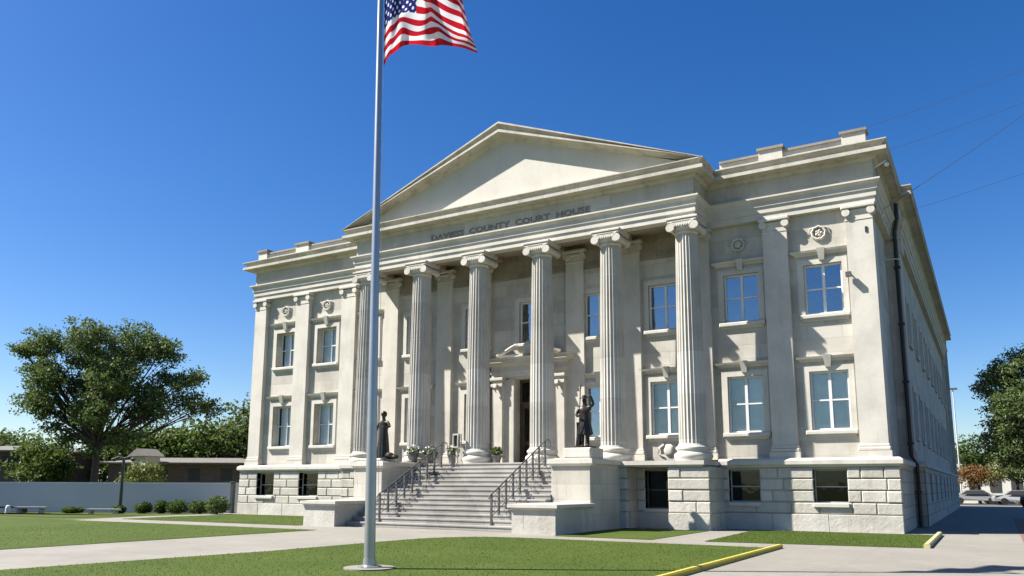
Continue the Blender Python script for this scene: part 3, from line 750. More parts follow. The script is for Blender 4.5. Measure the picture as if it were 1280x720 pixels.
# cheek blocks and statue pedestals
def cheek(x0,x1,name_seed):
    m=MB(); m.box(x0,x1,-7.6,-4.7,-.1,.80); m.box(x0+.45,x0+.46,-7.605,-7.6,.1,.7)
    C_=m.build('cheek_block', M['rustic'], B)
    m=MB(); m.sweep([(x0,-4.66),(x0,-7.6),(x1,-7.6),(x1,-4.66)],[(-.3,.801),(.0,.801),(.03,.84),(.12,.88),(.12,.99),(-.3,1.0)]); m.box(x0+.02,x1-.02,-7.5,-4.7,.9,1.004); m.build('cheek_cap', M['smooth'], C_)
    m=MB(); m.bevbox(x0+.02,x1-.04,-4.7,-1.985,-.1,2.34,.03); m.box(x0+.25,x0+.256,-4.704,-4.69,1.15,1.9)
    P_=m.build('statue_pedestal', M['ashlar'], B)
    m=MB(); m.sweep([(x0+.02,-2.1),(x0+.02,-4.7),(x1-.04,-4.7),(x1-.04,-2.1)],[(-.3,2.341),(.0,2.341),(.03,2.39),(.12,2.45),(.12,2.62),(-.3,2.66)]); m.box(x0+.1,x1-.1,-4.6,-2.1,2.5,2.662); m.build('pedestal_cap', M['smooth'], P_)
cheek(-11.6,-9.9,1); cheek(-21.42,-19.75,2)
m=MB(); m.bevbox(-11.1,-9.98,-4.60,-3.45,2.663,3.04,.04); m.build('statue_plinth', M['smooth'], B)
m=MB(); m.bevbox(-21.2,-20.0,-4.60,-3.45,2.663,2.78,.04); m.build('statue_plinth', M['smooth'], B)

# handrails: things fixed to the steps of the building
def handrail(x):
    m=MB(); foot=lambda y: max(0,(y+6.95)/td+1)*rz if y>-6.95 else 0
    y0,y1=-6.6,-2.45
    top=lambda y: .34+.96+(y-y0)*(2.6-.34)/(y1-y0+.2)
    m.tube([(x,y0-.18,top(y0)-.16),(x,y0-.08,top(y0)-.03),(x,y0,top(y0)),(x,y1,top(y1)),(x,y1+.18,top(y1)+.08),(x,y1+.4,top(y1)+.05),(x,y1+.5,top(y1)-.12),(x,y1+.38,top(y1)-.22)],.028,8)
    r=m.build('handrail', M['iron'], B)
    n=9
    for i in range(n):
        y=y0+(y1-y0)*i/(n-1); zf=min(2.6,(math.floor((y+6.95)/td+1e-6)+1)*rz)
        p=MB(); p.box(x-.034,x+.034,y-.034,y+.034,zf,top(y)-.015); p.box(x-.06,x+.06,y-.06,y+.06,zf,zf+.02); p.build('rail_post', M['iron'], r)
    m=MB(); m.tube([(x,y0,top(y0)-.8),(x,y1,top(y1)-.8)],.016,6); m.tube([(x,y0,top(y0)-.15),(x,y1,top(y1)-.15)],.012,6)
    for i in range((n-1)*2):
        yc=y0+(y1-y0)*(i+.5)/((n-1)*2); zc=top(yc)-.47
        m.tube([(x,yc+.11*math.cos(a*PI/6),zc+.2*math.sin(a*PI/6)) for a in range(13)],.010,5)
    m.build('scroll_infill', M['iron'], r)
handrail(-13.05); handrail(-18.3)

# ------------------------------------------------------------------ statues
def skin_figure(name, nodes, edges, mat, parent, sub=2):
    me=bpy.data.meshes.new(name); me.from_pydata([n[:3] for n in nodes],edges,[])
    ob=bpy.data.objects.new(name,me); COL.objects.link(ob)
    sk=ob.modifiers.new('s','SKIN'); sk.use_smooth_shade=True
    ly=me.skin_vertices[0].data if me.skin_vertices else None
    if ly is None:
        with bpy.context.temp_override(object=ob, active_object=ob, selected_objects=[ob]):
            bpy.context.view_layer.objects.active=ob; bpy.ops.mesh.customdata_skin_add()
        ly=me.skin_vertices[0].data
    for i,n in enumerate(nodes): ly[i].radius=(n[3],n[4] if len(n)>4 else n[3])
    ly[0].use_root=True
    ss=ob.modifiers.new('u','SUBSURF'); ss.levels=sub; ss.render_levels=sub
    dg=bpy.context.evaluated_depsgraph_get(); m2=bpy.data.meshes.new_from_object(ob.evaluated_get(dg))
    bpy.data.objects.remove(ob)
    m2.materials.clear(); m2.materials.append(mat); m2.shade_smooth()
    o=bpy.data.objects.new(name,m2); COL.objects.link(o); o.parent=parent; return o
# right: soldier with raised arm and staff, local coords (x right, y back, z up)
def soldier(loc):
    T=thing('bronze_statue','dark bronze soldier statue with raised arm and staff on the pedestal right of the steps','statue',loc)
    nd=[(0,0,1.05,.17,.13),(0,0,1.25,.15,.12),(0,-.01,1.45,.20,.13),(0,0,1.60,.10,.09),(0,-.01,1.70,.06),(0,-.02,1.80,.095,.11),(0,-.02,1.90,.09,.10),
        (.20,0,1.54,.075),(.40,-.05,1.66,.06),(.34,-.12,1.92,.045),(.28,-.15,1.99,.04),
        (-.21,0,1.52,.075),(-.33,-.06,1.28,.06),(-.20,-.22,1.20,.045),(-.10,-.27,1.24,.04),
        (.11,0,.92,.13),(.13,-.05,.52,.09),(.14,-.02,.12,.06),(.15,-.14,.05,.055),
        (-.10,0,.92,.13),(-.13,.06,.52,.09),(-.15,.12,.12,.06),(-.17,.0,.05,.055)]
    ed=[(0,1),(1,2),(2,3),(3,4),(4,5),(5,6),(2,7),(7,8),(8,9),(9,10),(2,11),(11,12),(12,13),(13,14),(0,15),(15,16),(16,17),(17,18),(0,19),(19,20),(20,21),(21,22)]
    skin_figure('body',nd,ed,M['bronze'],T)
    L=[Vector(loc)+Vector(p) for p in ((-.12,-.30,0),(-.04,-.28,2.25))]
    m=MB(); m.tube(L,.022,6); m.tube([L[1],L[1]+Vector((.05,0,.22))],[.03,.004],6); m.build('staff',M['bronze'],T)
    m=MB(); x,y,z=loc
    m.lathe([(.19,z+1.90),(.17,z+1.93),(.10,z+1.95),(.09,z+2.0),(.04,z+2.03)],x,y-.02,20); m.build('hat',M['bronze'],T,autosmooth=True)
    # long open coat
    m=MB(); seg=36; rings=[(1.42,.215,.15),(1.2,.195,.15),(1.0,.225,.18),(.75,.27,.22),(.52,.31,.26)]
    vs=[]
    for zz,rx,ry in rings:
        for k in range(seg):
            a=2*PI*k/seg; fo=1+.09*math.sin(a*9)*(1.45-zz); vs.append((x+rx*fo*math.cos(a),y+ry*fo*math.sin(a),z+zz))
    m.add(vs,[(j*seg+k,(j+1)*seg+k,(j+1)*seg+(k+1)%seg,j*seg+(k+1)%seg) for j in range(len(rings)-1) for k in range(seg)])
    m.build('coat',M['bronze'],T,smooth=True)
    m=MB(); m.lathe([(.46,z),(.46,z+.05),(.42,z+.07)],x,y,28); m.tube([(x-.32,y+.1,z+.05),(x-.30,y+.1,z+.5),(x-.34,y+.08,z+1.0)],[.13,.10,.06],8); m.build('base',M['bronze'],T)
soldier((-10.46,-4.05,3.04))
def robed(loc):
    T=thing('bronze_statue','dark bronze robed standing figure on the pedestal left of the steps, beside the flagpole','statue',loc)
    x,y,z=loc
    nd=[(0,0,1.10,.16,.13),(0,0,1.35,.17,.12),(0,0,1.55,.19,.12),(0,0,1.68,.09),(0,-.01,1.78,.065),(0,-.02,1.90,.10,.115),(0,-.02,2.01,.095,.10),
        (.22,0,1.60,.075),(.40,-.06,1.40,.06),(.24,-.22,1.36,.05),(.12,-.26,1.42,.04),(-.22,0,1.60,.075),(-.36,-.02,1.36,.06),(-.38,-.12,1.12,.045),(-.37,-.15,1.03,.04),
        (.09,0,.9,.12),(.10,0,.45,.09),(.10,-.04,.08,.07),(.11,-.16,.05,.05),(-.09,0,.9,.12),(-.10,0,.45,.09),(-.10,-.04,.08,.07),(-.11,-.16,.05,.05)]
    ed=[(0,1),(1,2),(2,3),(3,4),(4,5),(5,6),(2,7),(7,8),(8,9),(9,10),(2,11),(11,12),(12,13),(13,14),(0,15),(15,16),(16,17),(17,18),(0,19),(19,20),(20,21),(21,22)]
    skin_figure('body',nd,ed,M['bronze'],T)
    m=MB(); seg=48; rings=[(1.60,.24,.14),(1.45,.23,.155),(1.2,.20,.16),(1.0,.23,.19),(.7,.255,.215),(.35,.28,.24),(.06,.31,.27)]
    vs=[]
    for zz,rx,ry in rings:
        for k in range(seg):
            a=2*PI*k/seg; fo=1+.07*math.sin(a*11+zz)*(1.6-zz)/1.6; vs.append((x+rx*fo*math.cos(a),y+ry*fo*math.sin(a),z+zz))
    m.add(vs,[(j*seg+k,(j+1)*seg+k,(j+1)*seg+(k+1)%seg,j*seg+(k+1)%seg) for j in range(len(rings)-1) for k in range(seg)])
    m.build('robe',M['bronze'],T,smooth=True)
    m=MB(); ball(m,x,y,z+1.97,.135,1,1.1,1.1,14); m.build('hair',M['bronze'],T,smooth=True)
    m=MB(); m.box(x-.45,x+.5,y-.42,y+.42,z,z+.06); ball(m,x+.45,y-.1,z+.12,.17,1.5,1,.9); ball(m,x+.75,y-.1,z+.08,.13,1.6,1,.7); ball(m,x-.36,y-.05,z+.2,.16,.9,1,1.5); m.build('base',M['bronze'],T)
robed((-20.32,-4.05,2.78))

# plaque lantern and planters around the middle columns
def planter(loc, label, r=.26, h=.42, flowers=True):
    x,y,z=loc
    T=thing('planter',label,'planter',loc,None)
    m=MB(); m.lathe([(r*.6,z),(r*.75,z+.05),(r*.7,z+.1),(r,z+h-.06),(r*1.08,z+h-.05),(r*1.08,z+h),(r*.9,z+h),(r*.85,z+h-.05)],x,y,24); m.build('pot',M['iron'],T,autosmooth=True)
    leaves('foliage',T,[(x,y,z+h+.15,r*1.2,r*1.2,.24)],420,.05,M['leafC'])
    if flowers: leaves('flowers',T,[(x,y,z+h+.2,r*1.25,r*1.25,.26)],150,.05,M['petal'])
def leaves(name,parent,clumps,n,size,mat,spray=.0,label=None,hollow=.35):
    """leaf faces scattered in sprays through ellipsoid clumps [(x,y,z,rx,ry,rz)], world coordinates"""
    vol=np.array([c[3]*c[4]*c[5] for c in clumps])**.75; pr=vol/vol.sum()
    if spray>0:
        per=26; ns=max(1,n//per); idx=rng.choice(len(clumps),ns,p=pr)
        C_=np.array(clumps)[idx]; d=rng.normal(size=(ns,3)); d/=np.linalg.norm(d,axis=1)[:,None]
        rad=(hollow+(1-hollow)*rng.random(ns)**.6)[:,None]*(1+.12*rng.normal(size=(ns,1)))
        cen=C_[:,:3]+d*rad*C_[:,3:6]
        pts=np.repeat(cen,per,0)+rng.normal(size=(ns*per,3))*spray*np.array([1,1,.6])
    else:
        idx=rng.choice(len(clumps),n,p=pr); C_=np.array(clumps)[idx]; d=rng.normal(size=(n,3)); d/=np.linalg.norm(d,axis=1)[:,None]
        pts=C_[:,:3]+d*(hollow+(1-hollow)*rng.random((n,1))**.5)*C_[:,3:6]
    k=len(pts); s_=size*(.6+.8*rng.random((k,1)))
    nrm=rng.normal(size=(k,3)); nrm[:,2]+=.6; nrm/=np.linalg.norm(nrm,axis=1)[:,None]
    a=np.cross(nrm,rng.normal(size=(k,3))); a/=np.linalg.norm(a,axis=1)[:,None]; b=np.cross(nrm,a)
    v=np.stack([pts-a*s_,pts-b*s_*.55+nrm*s_*.1,pts+a*s_,pts+b*s_*.55+nrm*s_*.1],1).reshape(-1,3)
    if parent is not None: v=v-np.array(world_loc(parent))
    me=bpy.data.meshes.new(name); me.vertices.add(4*k); me.vertices.foreach_set('co',v.astype(np.float32).ravel())
    me.loops.add(4*k); me.loops.foreach_set('vertex_index',np.arange(4*k,dtype=np.int32)); me.polygons.add(k)
    me.polygons.foreach_set('loop_start',np.arange(0,4*k,4,dtype=np.int32)); me.polygons.foreach_set('loop_total',np.full(k,4,dtype=np.int32))
    me.update(); me.validate(); me.materials.append(mat)
    o=bpy.data.objects.new(name,me); COL.objects.link(o)
    if parent is not None: o.parent=parent
    return o
planter((-18.35,-1.45,2.6),'dark round pot with white flowers at the foot of the third column')
planter((-19.3,-1.9,2.6),'dark pot with white flowers at top left of the steps near the second column',.3,.4)
planter((-20.0,-2.3,2.662),'dark pot with white flowers on the left pedestal behind the bronze figure',.26,.35)
planter((-16.1,-1.3,2.6),'small dark pot without flowers right of the third column',.22,.36,False)
LX,LY=-17.80,-1.95
T=thing('lantern','small dark lantern with pale frame at the foot of the third column','lantern',(LX,LY,2.6))
m=MB(); m.box(LX-.04,LX+.04,LY-.04,LY+.04,2.6,3.3); m.build('stand',M['palecurb'],T)
m=MB(); m.box(LX-.15,LX+.15,LY-.15,LY+.15,3.3,3.35); m.box(LX-.15,LX+.15,LY-.15,LY+.15,3.85,3.92)
for a in (LX-.13,LX+.13):
    for b in (LY-.13,LY+.13): m.box(a-.02,a+.02,b-.02,b+.02,3.35,3.85)
m.build('lantern_frame',M['palecurb'],T)
m=MB(); m.box(LX-.09,LX+.09,LY-.09,LY+.09,3.351,3.84); m.build('lantern_box',M['blackiron'],T)

# ------------------------------------------------------------------ flagpole and flag
PB=(-7.84,-19.41,0)
T=thing('flagpole','tall silver metal flagpole standing on the near lawn','flagpole',PB)
RH=Vector((.861,.508,0)).normalized(); LEAN=-.155/12
def ppt(z): return Vector(PB)+RH*(LEAN*z)+Vector((0,0,z))
zs=[0,.5,1,2,4,6,8,10,12,13.4]
m=MB(); m.tube([ppt(z) for z in zs],[.112-.060*(z/13.4) for z in zs],24); m.build('pole',M['pole'],T,autosmooth=True)
m=MB(); m.lathe([(.24,0.03),(.24,.05),(.16,.07),(.13,.08),(.125,.2)],PB[0],PB[1],32); m.build('pole_collar',M['pole'],T,autosmooth=True)
m=MB(); q=ppt(13.5); ball(m,q.x,q.y,q.z,.13,seg=20); m.build('finial',M['pole'],T,smooth=True)
m=MB(); m.tube([ppt(1.3)+RH*.15,ppt(6)+RH*.12,ppt(11.9)+RH*.09],.004,5); m.build('halyard',M['white'],T)
m=MB(); m.prism([(PB[0]+.5*math.cos(a*PI/16),PB[1]+.5*math.sin(a*PI/16)) for a in range(32)],-.05,.03); tag(m.build('pole_footing',M['walk']),'round pale concrete pad at the foot of the flagpole','footing')
# flag cloth
mp_,nt_,bs_=newmat('flag_cloth')
uvn=nt_.nodes.new('ShaderNodeUVMap'); sep=nt_.nodes.new('ShaderNodeSeparateXYZ'); nt_.links.new(uvn.outputs[0],sep.inputs[0])
u_,v_=sep.outputs[0],sep.outputs[1]
st=mathn(nt_,'MODULO',mathn(nt_,'FLOOR',mathn(nt_,'MULTIPLY',v_,13)),2)       # bottom stripe red
strip=mix(nt_,st,(.50,.012,.022),(.80,.80,.80))
cant=mathn(nt_,'MULTIPLY',mathn(nt_,'LESS_THAN',u_,.40),mathn(nt_,'GREATER_THAN',v_,6/13))
# stars: staggered grid of dots 11 x 9
su=mathn(nt_,'MULTIPLY',u_,12/.40); sv=mathn(nt_,'MULTIPLY',mathn(nt_,'SUBTRACT',v_,6/13),10/(7/13))
ru=mathn(nt_,'ROUND',su); rv=mathn(nt_,'ROUND',sv)
du=mathn(nt_,'SUBTRACT',su,ru); dv=mathn(nt_,'MULTIPLY',mathn(nt_,'SUBTRACT',sv,rv),.9)
ds=mathn(nt_,'SQRT',mathn(nt_,'ADD',mathn(nt_,'MULTIPLY',du,du),mathn(nt_,'MULTIPLY',dv,dv)))
par=mathn(nt_,'LESS_THAN',mathn(nt_,'ABSOLUTE',mathn(nt_,'SUBTRACT',mathn(nt_,'MODULO',mathn(nt_,'ADD',ru,rv),2),0)),.5)
star=mathn(nt_,'MULTIPLY',mathn(nt_,'LESS_THAN',ds,.34),par)
canc=mix(nt_,star,(.022,.030,.16),(.80,.80,.80))
colr=mix(nt_,cant,strip,canc)
nt_.links.new(colr,bs_.inputs['Base Color']); bs_.inputs['Roughness'].default_value=.7; bs_.inputs['Specular IOR Level'].default_value=.2
tr=nt_.nodes.new('ShaderNodeBsdfTranslucent'); nt_.links.new(colr,tr.inputs[0]); msx=nt_.nodes.new('ShaderNodeMixShader'); msx.inputs[0].default_value=.38
on=[x for x in nt_.nodes if x.type=='OUTPUT_MATERIAL'][0]
nt_.links.new(bs_.outputs[0],msx.inputs[1]); nt_.links.new(tr.outputs[0],msx.inputs[2]); nt_.links.new(msx.outputs[0],on.inputs[0])
NU,NV=110,56; px=.0163                       # metres per photo pixel at the pole
AW=Vector((-.508,.861,0)).normalized()
ztop=ppt(11)[2]
vs=[];uv=[]
def lerp(t,xs,ys):
    for i in range(len(xs)-1):
        if t<=xs[i+1]: 
            k=(t-xs[i])/(xs[i+1]-xs[i]); k=k*k*(3-2*k)*.5+k*.5; return ys[i]+(ys[i+1]-ys[i])*k
    return ys[-1]
for i in range(NU+1):
    u=i/NU
    for j in range(NV+1):
        v=j/NV
        yb=lerp(u,[0,.10,.25,.45,.65,.85,1],[84,66,55,52,52,56,64])
        ym=lerp(u,[0,.10,.25,.45,.65,.85,1],[31,18,6,1,9,27,42])      # the edge under the canton
        yt=lerp(u,[0,.10,.25,.45,.65,.85,1],[-44,-52,-60,-62,-55,-38,-20])
        c6=6/13
        yy= yb+(ym-yb)*(v/c6) if v<c6 else ym+(yt-ym)*((v-c6)/(1-c6))
        fold=math.sin(u*15+v*2.2)*(.3+.7*u); fold2=math.sin(u*31-v*5+1)*.35
        xx=2+ (112+6*(1-v))*u**1.22 + 4.0*fold*(u) - max(0,(v-.46))*16*u
        yy+= 3.2*math.sin(u*14+v*7)*u*(1-u)*2.4 + 9*math.sin(v*8.5+u*6)*u*(1-u)*(1-v)*min(1,v*5) + 3*math.sin(u*27-v*9)*min(1,u*5)*(1-u)*min(1,v*6)
        dep=(1.35*u + .30*fold*min(1,u*4) + .13*fold2*min(1,u*5) + .09*math.sin(v*9+u*6)*u)
        yy+= 7*math.exp(-((u-.38-.25*v)/.07)**2)*(1-v)*min(1,v*4) - 6*math.exp(-((u-.66+.2*v)/.09)**2)*(1-v)*min(1,v*4)
        xx+= 5*math.exp(-((u-.3)/.1)**2)*math.sin(v*12)*min(1,v*4)*(1-v)
        # convert the drop in photo pixels into a height: 15.6 px of depth scale
        z=11.93-(yy)*px*1.0 - .0
        p=ppt(z)+RH*(xx*px+.06)+AW*dep
        p.z = z + dep*.58                      # distant folds sit a little higher so the cloth keeps its sweep
        vs.append(p-Vector(PB)); uv.append((u,v))
me=bpy.data.meshes.new('flag')
fs=[(i*(NV+1)+j,(i+1)*(NV+1)+j,(i+1)*(NV+1)+j+1,i*(NV+1)+j+1) for i in range(NU) for j in range(NV)]
me.from_pydata([tuple(a) for a in vs],[],fs); ul=me.uv_layers.new(name='UVMap')
for l in me.loops: ul.data[l.index].uv=uv[l.vertex_index]
me.materials.append(mp_); me.shade_smooth()
fo=bpy.data.objects.new('flag',me); COL.objects.link(fo); fo.location=PB
tag(fo,'American flag with red and white stripes blowing in folds from the silver flagpole','flag')

# ------------------------------------------------------------------ kerbs
def kerb(name,label,a,b,wd,h,mat,group=None):
    a=Vector((*a,0));b=Vector((*b,0)); d=(b-a).normalized(); n=Vector((-d.y,d.x,0))
    m=MB(); c_=.03
    prof=[(-wd/2,-.05),(-wd/2,h-c_),(-wd/2+c_,h),(wd/2-c_,h),(wd/2,h-c_),(wd/2,-.05)]
    vs=[(a+n*o+Vector((0,0,z))) for o,z in prof]+[(b+n*o+Vector((0,0,z))) for o,z in prof]
    k=len(prof); m.add(vs,[(i,(i+1)%k,k+(i+1)%k,k+i) for i in range(k)]+[tuple(range(k))[::-1],tuple(range(k,2*k))])
    o=m.build(name,mat); tag(o,label,'kerb',group); return o
kerb('kerb','worn yellow painted kerb along the right edge of the near lawn',(-2.25,-9.25),(-2.30,-30),.13,.10,M['yellow'])
kerb('kerb','short pale yellow painted kerb at the right end of the grass strip by the corner',(1.13,-7.2),(1.10,-.25),.16,.12,M['endkerb'])

# ------------------------------------------------------------------ background left
def rh(base,a,b,z=0): return (base[0]+.861*a-.508*b, base[1]+.508*a+.861*b, z)
FB=(-40.9,-2.2)
T=thing('fence','long white panel fence in shade along the left side of the lawn','fence',(FB[0],FB[1],0))
m=MB(); a=Vector(rh(FB,-12,0)); b=Vector(rh(FB,13,0))
def slab(mb,A,Bp,z0,z1,t):
    d=(Bp-A).normalized(); n=Vector((d.y,-d.x,0))*t/2
    mb.add([A+n+Vector((0,0,z0)),Bp+n+Vector((0,0,z0)),Bp-n+Vector((0,0,z0)),A-n+Vector((0,0,z0)),A+n+Vector((0,0,z1)),Bp+n+Vector((0,0,z1)),Bp-n+Vector((0,0,z1)),A-n+Vector((0,0,z1))],
      [(0,3,2,1),(4,5,6,7),(0,1,5,4),(1,2,6,5),(2,3,7,6),(3,0,4,7)])
slab(m,a,b,-.05,1.66,.06); m.build('fence_panel',M['fence'],T)
m=MB(); slab(m,a,b,1.661,1.74,.12); m.build('fence_cap',M['fencecap'],T)
for k in range(6):
    q=Vector(rh(FB,-11+k*4.6,.12)); m=MB(); m.box(q.x-.06,q.x+.06,q.y-.06,q.y+.06,0,1.64); m.build('fence_post',M['fence'],T)
# lamp post and dark end post
def lamp(loc):
    x,y,z=loc; T=thing('street_lamp','dark green lamp post with twin arms in front of the white fence','street lamp',loc)
    m=MB(); m.tube([(x,y,0),(x,y,.5),(x,y,3.1)],[.13,.10,.08],10); m.lathe([(.2,0),(.2,.1),(.14,.3)],x,y,12); m.build('post',M['postgreen'],T)
    m=MB(); r=Vector((.861,.508,0)); c=Vector((x,y,3.1)); m.tube([c-r*.55,c-r*.3+Vector((0,0,.08)),c+Vector((0,0,.0)),c+r*.3+Vector((0,0,.08)),c+r*.55],.045,8); m.build('arm',M['postgreen'],T)
    for s_ in (-1,1):
        q=c+r*.55*s_; m=MB(); m.lathe([(.04,q.z+.04),(.17,q.z-.04),(.16,q.z-.10),(.05,q.z-.18)],q.x,q.y,14); m.build('lamp_head',M['postgreen'],T)
lamp((-40.0,-3.3,0))
q=rh(FB,6.3,-.6); m=MB(); m.box(q[0]-.1,q[0]+.1,q[1]-.1,q[1]+.1,0,1.75); m.box(q[0]-.14,q[0]+.14,q[1]-.14,q[1]+.14,1.75,1.83); tag(m.build('bollard',M['postgreen']),'dark square post at the right end of the white fence beside the building','post')

def bush(loc,r,h,label,mat,n=900,size=.07,group=None,stem=True,name='bush'):
    T=thing(name,label,'bush',loc,group); x,y,z=loc
    cl=[(x,y,h*.55,r,r,h*.5),(x+r*.35,y,h*.62,r*.6,r*.6,h*.4),(x-r*.35,y+.1,h*.5,r*.6,r*.6,h*.42),(x,y,h*.3,r*.95,r*.95,h*.3)]
    leaves('foliage',T,cl,n,size,mat,0)
    m=MB(); m.tube([(x,y,0),(x+.03,y,h*.6)],[.05,.03],6); m.build('stem',M['bark'],T)
for a_,r_,h_,lb,mt in ((1.6,.5,.62,'small low green shrub nearest the lamp post','leafC'),(2.6,.42,.7,'small shrub second to the right of the lamp post','leafC'),(3.5,.65,.75,'large round green shrub in the middle of the fence row','leafC'),
                       (4.75,.65,.72,'large round green shrub right of centre in the fence row','leafC'),(.2,.4,.42,'low shrub just left of the lamp post','leafC'),(-2.4,.6,.34,'low flat shrub left of the lamp post near the stone bench','leafC'),(6.0,.7,1.0,'tall dark shrub in the shade near the building corner','leafC')):
    q=rh(FB,a_*1.0,-1.5-(0.6 if a_>5 else 0)); bush((q[0],q[1],0),r_,h_,lb,M[mt],1500,.06,'shrubs along the white fence')
def bench(loc,label,L,mat,h=.42):
    x,y,z=loc; T=thing('bench',label,'bench',loc); r=Vector((.861,.508,0))
    c=Vector(loc); m=MB(); slab(m,c-r*L/2,c+r*L/2,h-.09,h,.42); m.build('seat',mat,T)
    for s_ in (-1,1):
        m=MB(); q=c+r*(L/2-.22)*s_; slab(m,q-r*.07,q+r*.07,0,h-.091,.34); m.build('leg',mat,T)
q=rh(FB,-4.5,-2.0); bench((q[0],q[1],0),'pale stone bench on the left lawn in front of the fence',1.7,M['palecurb'],.36)
q=rh(FB,-.1,-2.6); bench((q[0],q[1],0),'low pale stone bench at the foot of the lamp post',1.8,M['palecurb'],.28)
q=rh(FB,-6.6,-1.2); bench((q[0],q[1],0),'long dark low bench between two white bollards by the fence',3.0,M['blackiron'],.36)
for a_,lb in ((-7.6,'short white bollard, left one before the dark bench'),(-5.9,'short white bollard, right one before the dark bench')):
    q=rh(FB,a_,-1.8); m=MB(); m.lathe([(.13,0),(.13,.3),(.10,.4),(.04,.44)],q[0],q[1],14); tag(m.build('bollard',M['white']),lb,'bollard')

def house(base,L,Dp,h,label,trim=True,flat=True):
    T=thing('house',label,'house',(base[0],base[1],0))
    m=MB(); A=Vector(rh(base,-L/2,Dp/2)); Bq=Vector(rh(base,L/2,Dp/2)); slab(m,A,Bq,-.1,h,Dp); m.build('wall',M['brickwall'],T)
    m=MB(); zr=h
    def P(a,b,z): return rh(base,a,b,z)
    e=.6
    m.add([P(-L/2-e,-e,zr),P(L/2+e,-e,zr),P(L/2+e,Dp+e,zr),P(-L/2-e,Dp+e,zr),P(-L/2-e,-e,zr+.16),P(L/2+e,-e,zr+.16),P(L/2+e,Dp+e,zr+.16),P(-L/2-e,Dp+e,zr+.16),P(-L/2+2.2,Dp/2,zr+.75),P(L/2-2.2,Dp/2,zr+.75)],
          [(0,3,2,1),(0,1,5,4),(1,2,6,5),(2,3,7,6),(3,0,4,7),(4,5,9,8),(5,6,9),(6,7,8,9),(7,4,8)])
    m.build('roof',M['houseroof'],T)
    for k in range(int(L//3)):
        a_=-L/2+1.5+k*3; m=MB(); m.add([P(a_,-.02,h-1.5),P(a_+1.1,-.02,h-1.5),P(a_+1.1,-.02,h-.35),P(a_,-.02,h-.35)],[(0,1,2,3)]); m.build('window',M['inside'],T)
    return T
house((-77,9),9,8,4.6,'brown brick house with pale flat roof at the far left beyond the fence')
H=house((-62.5,17.3),13,9,3.5,'long low brown brick house with grey roof beyond the fence between the trees')
m=MB(); q=rh((-62.5,17.3),-2.6,-.5); m.box(q[0]-1.0,q[0]+1.0,q[1]-1,q[1]+.5,2.9,4.2); m.build('porch_gable',M['housetrim'],H)
m=MB(); m.add([(q[0]-1.3,q[1]-1.3,4.2),(q[0]+1.3,q[1]-1.3,4.2),(q[0]+1.3,q[1]+.8,4.2),(q[0]-1.3,q[1]+.8,4.2),(q[0],q[1]-1.3,4.9),(q[0],q[1]+.8,4.9)],[(0,1,4),(1,2,5,4),(2,3,5),(3,0,4,5),(0,3,2,1)]); m.build('porch_roof',M['houseroof'],H)

# trees --------------------------------------------------------------------
def tree(label,base,clumps,n,size,mat,tr=.35,fork=None,spray=.45,name='tree',group=None,hollow=.3,limbs=True):
    """clumps (a,b,z,ra,rz): a along the view's right, b away, metres from the trunk"""
    T=thing(name,label,'tree',(base[0],base[1],0),group)
    cl=[]
    for a,b,z,ra,rz_ in clumps:
        q=rh(base,a,b,z); cl.append((q[0],q[1],z,ra,ra,rz_))
    leaves('crown',T,cl,n,size,mat,spray,hollow=hollow)
    m=MB(); fk=fork or min(c[2]-c[4] for c in clumps)+.5
    bx,by=base[:2]; rnd=random.Random(int(abs(bx*100)))
    m.tube([(bx,by,-.1),(bx+.02,by,.4),(bx+.05,by+.02,fk*.6),(bx,by,fk)],[tr*1.5,tr*1.05,tr*.9,tr*.8],12)
    if limbs:
        top=Vector((bx,by,fk-.15))
        for (x,y,z,r1,_,r2) in cl:
            e=Vector((x,y,z)); d=e-top; mid=top+d*.45+Vector((rnd.uniform(-.3,.3),rnd.uniform(-.3,.3),-.12*abs(d.x)+.25))
            m.tube([top,mid,top+d*.8,e+Vector((0,0,r2*.3))],[tr*.5,tr*.3,tr*.17,tr*.06],7)
            for k in range(4):
                e2=e+Vector((rnd.uniform(-1,1)*r1*.8,rnd.uniform(-1,1)*r1*.8,rnd.uniform(-.5,.8)*r2)); m.tube([mid,(mid+e2)/2+Vector((0,0,.15)),e2],[tr*.22,tr*.12,tr*.04],6)
    m.build('trunk',M['bark'],T)
k=.0575
def c_(px_,py_,r,b=0,rzf=.8): return ((px_-117)*.058,b,14.05-(py_-388)*k,r*.058,r*.058*rzf)
TB=(-53.2,3.3)
tree('large spreading oak like tree with open grey green crown left of the courthouse',TB,
 [c_(150,425,40,1),c_(110,420,34,-1.5),c_(187,432,26,.5),c_(80,440,28,1.5),c_(40,425,26,0),c_(15,430,17,1),c_(60,470,30,-1),c_(105,470,34,2),c_(150,470,34,-2),c_(190,468,26,1.5),
  c_(30,475,24,1),c_(50,505,24,-1),c_(85,515,26,1),c_(125,515,28,-1.5),c_(165,512,26,1),c_(200,505,24,-.5),c_(232,470,18,0),c_(228,498,22,.5),c_(252,508,18,0),c_(118,505,26,0),c_(85,480,24,.6),c_(175,490,24,.5),c_(128,450,30,0),c_(10,432,14,0),c_(26,458,20,1),c_(38,500,22,0),c_(72,548,18,1),c_(112,562,14,0),c_(168,548,18,-1),c_(135,480,30,0),c_(60,530,16,0),c_(100,545,18,1),c_(150,545,16,-1)],
 62000,.105,M['leafA'],.27,4.6,.23,hollow=.1)
rT=(-75,22)
tree('dense mid green tree behind the left part of the low brick house',(-74.8,21.2),[(0,0,5.2,4.2,2.6),(-3,1,4.6,3,2.2),(3,-1,5,3.2,2.4),(0,0,3,4,2)],9000,.22,M['leafB'],.4,spray=.5)
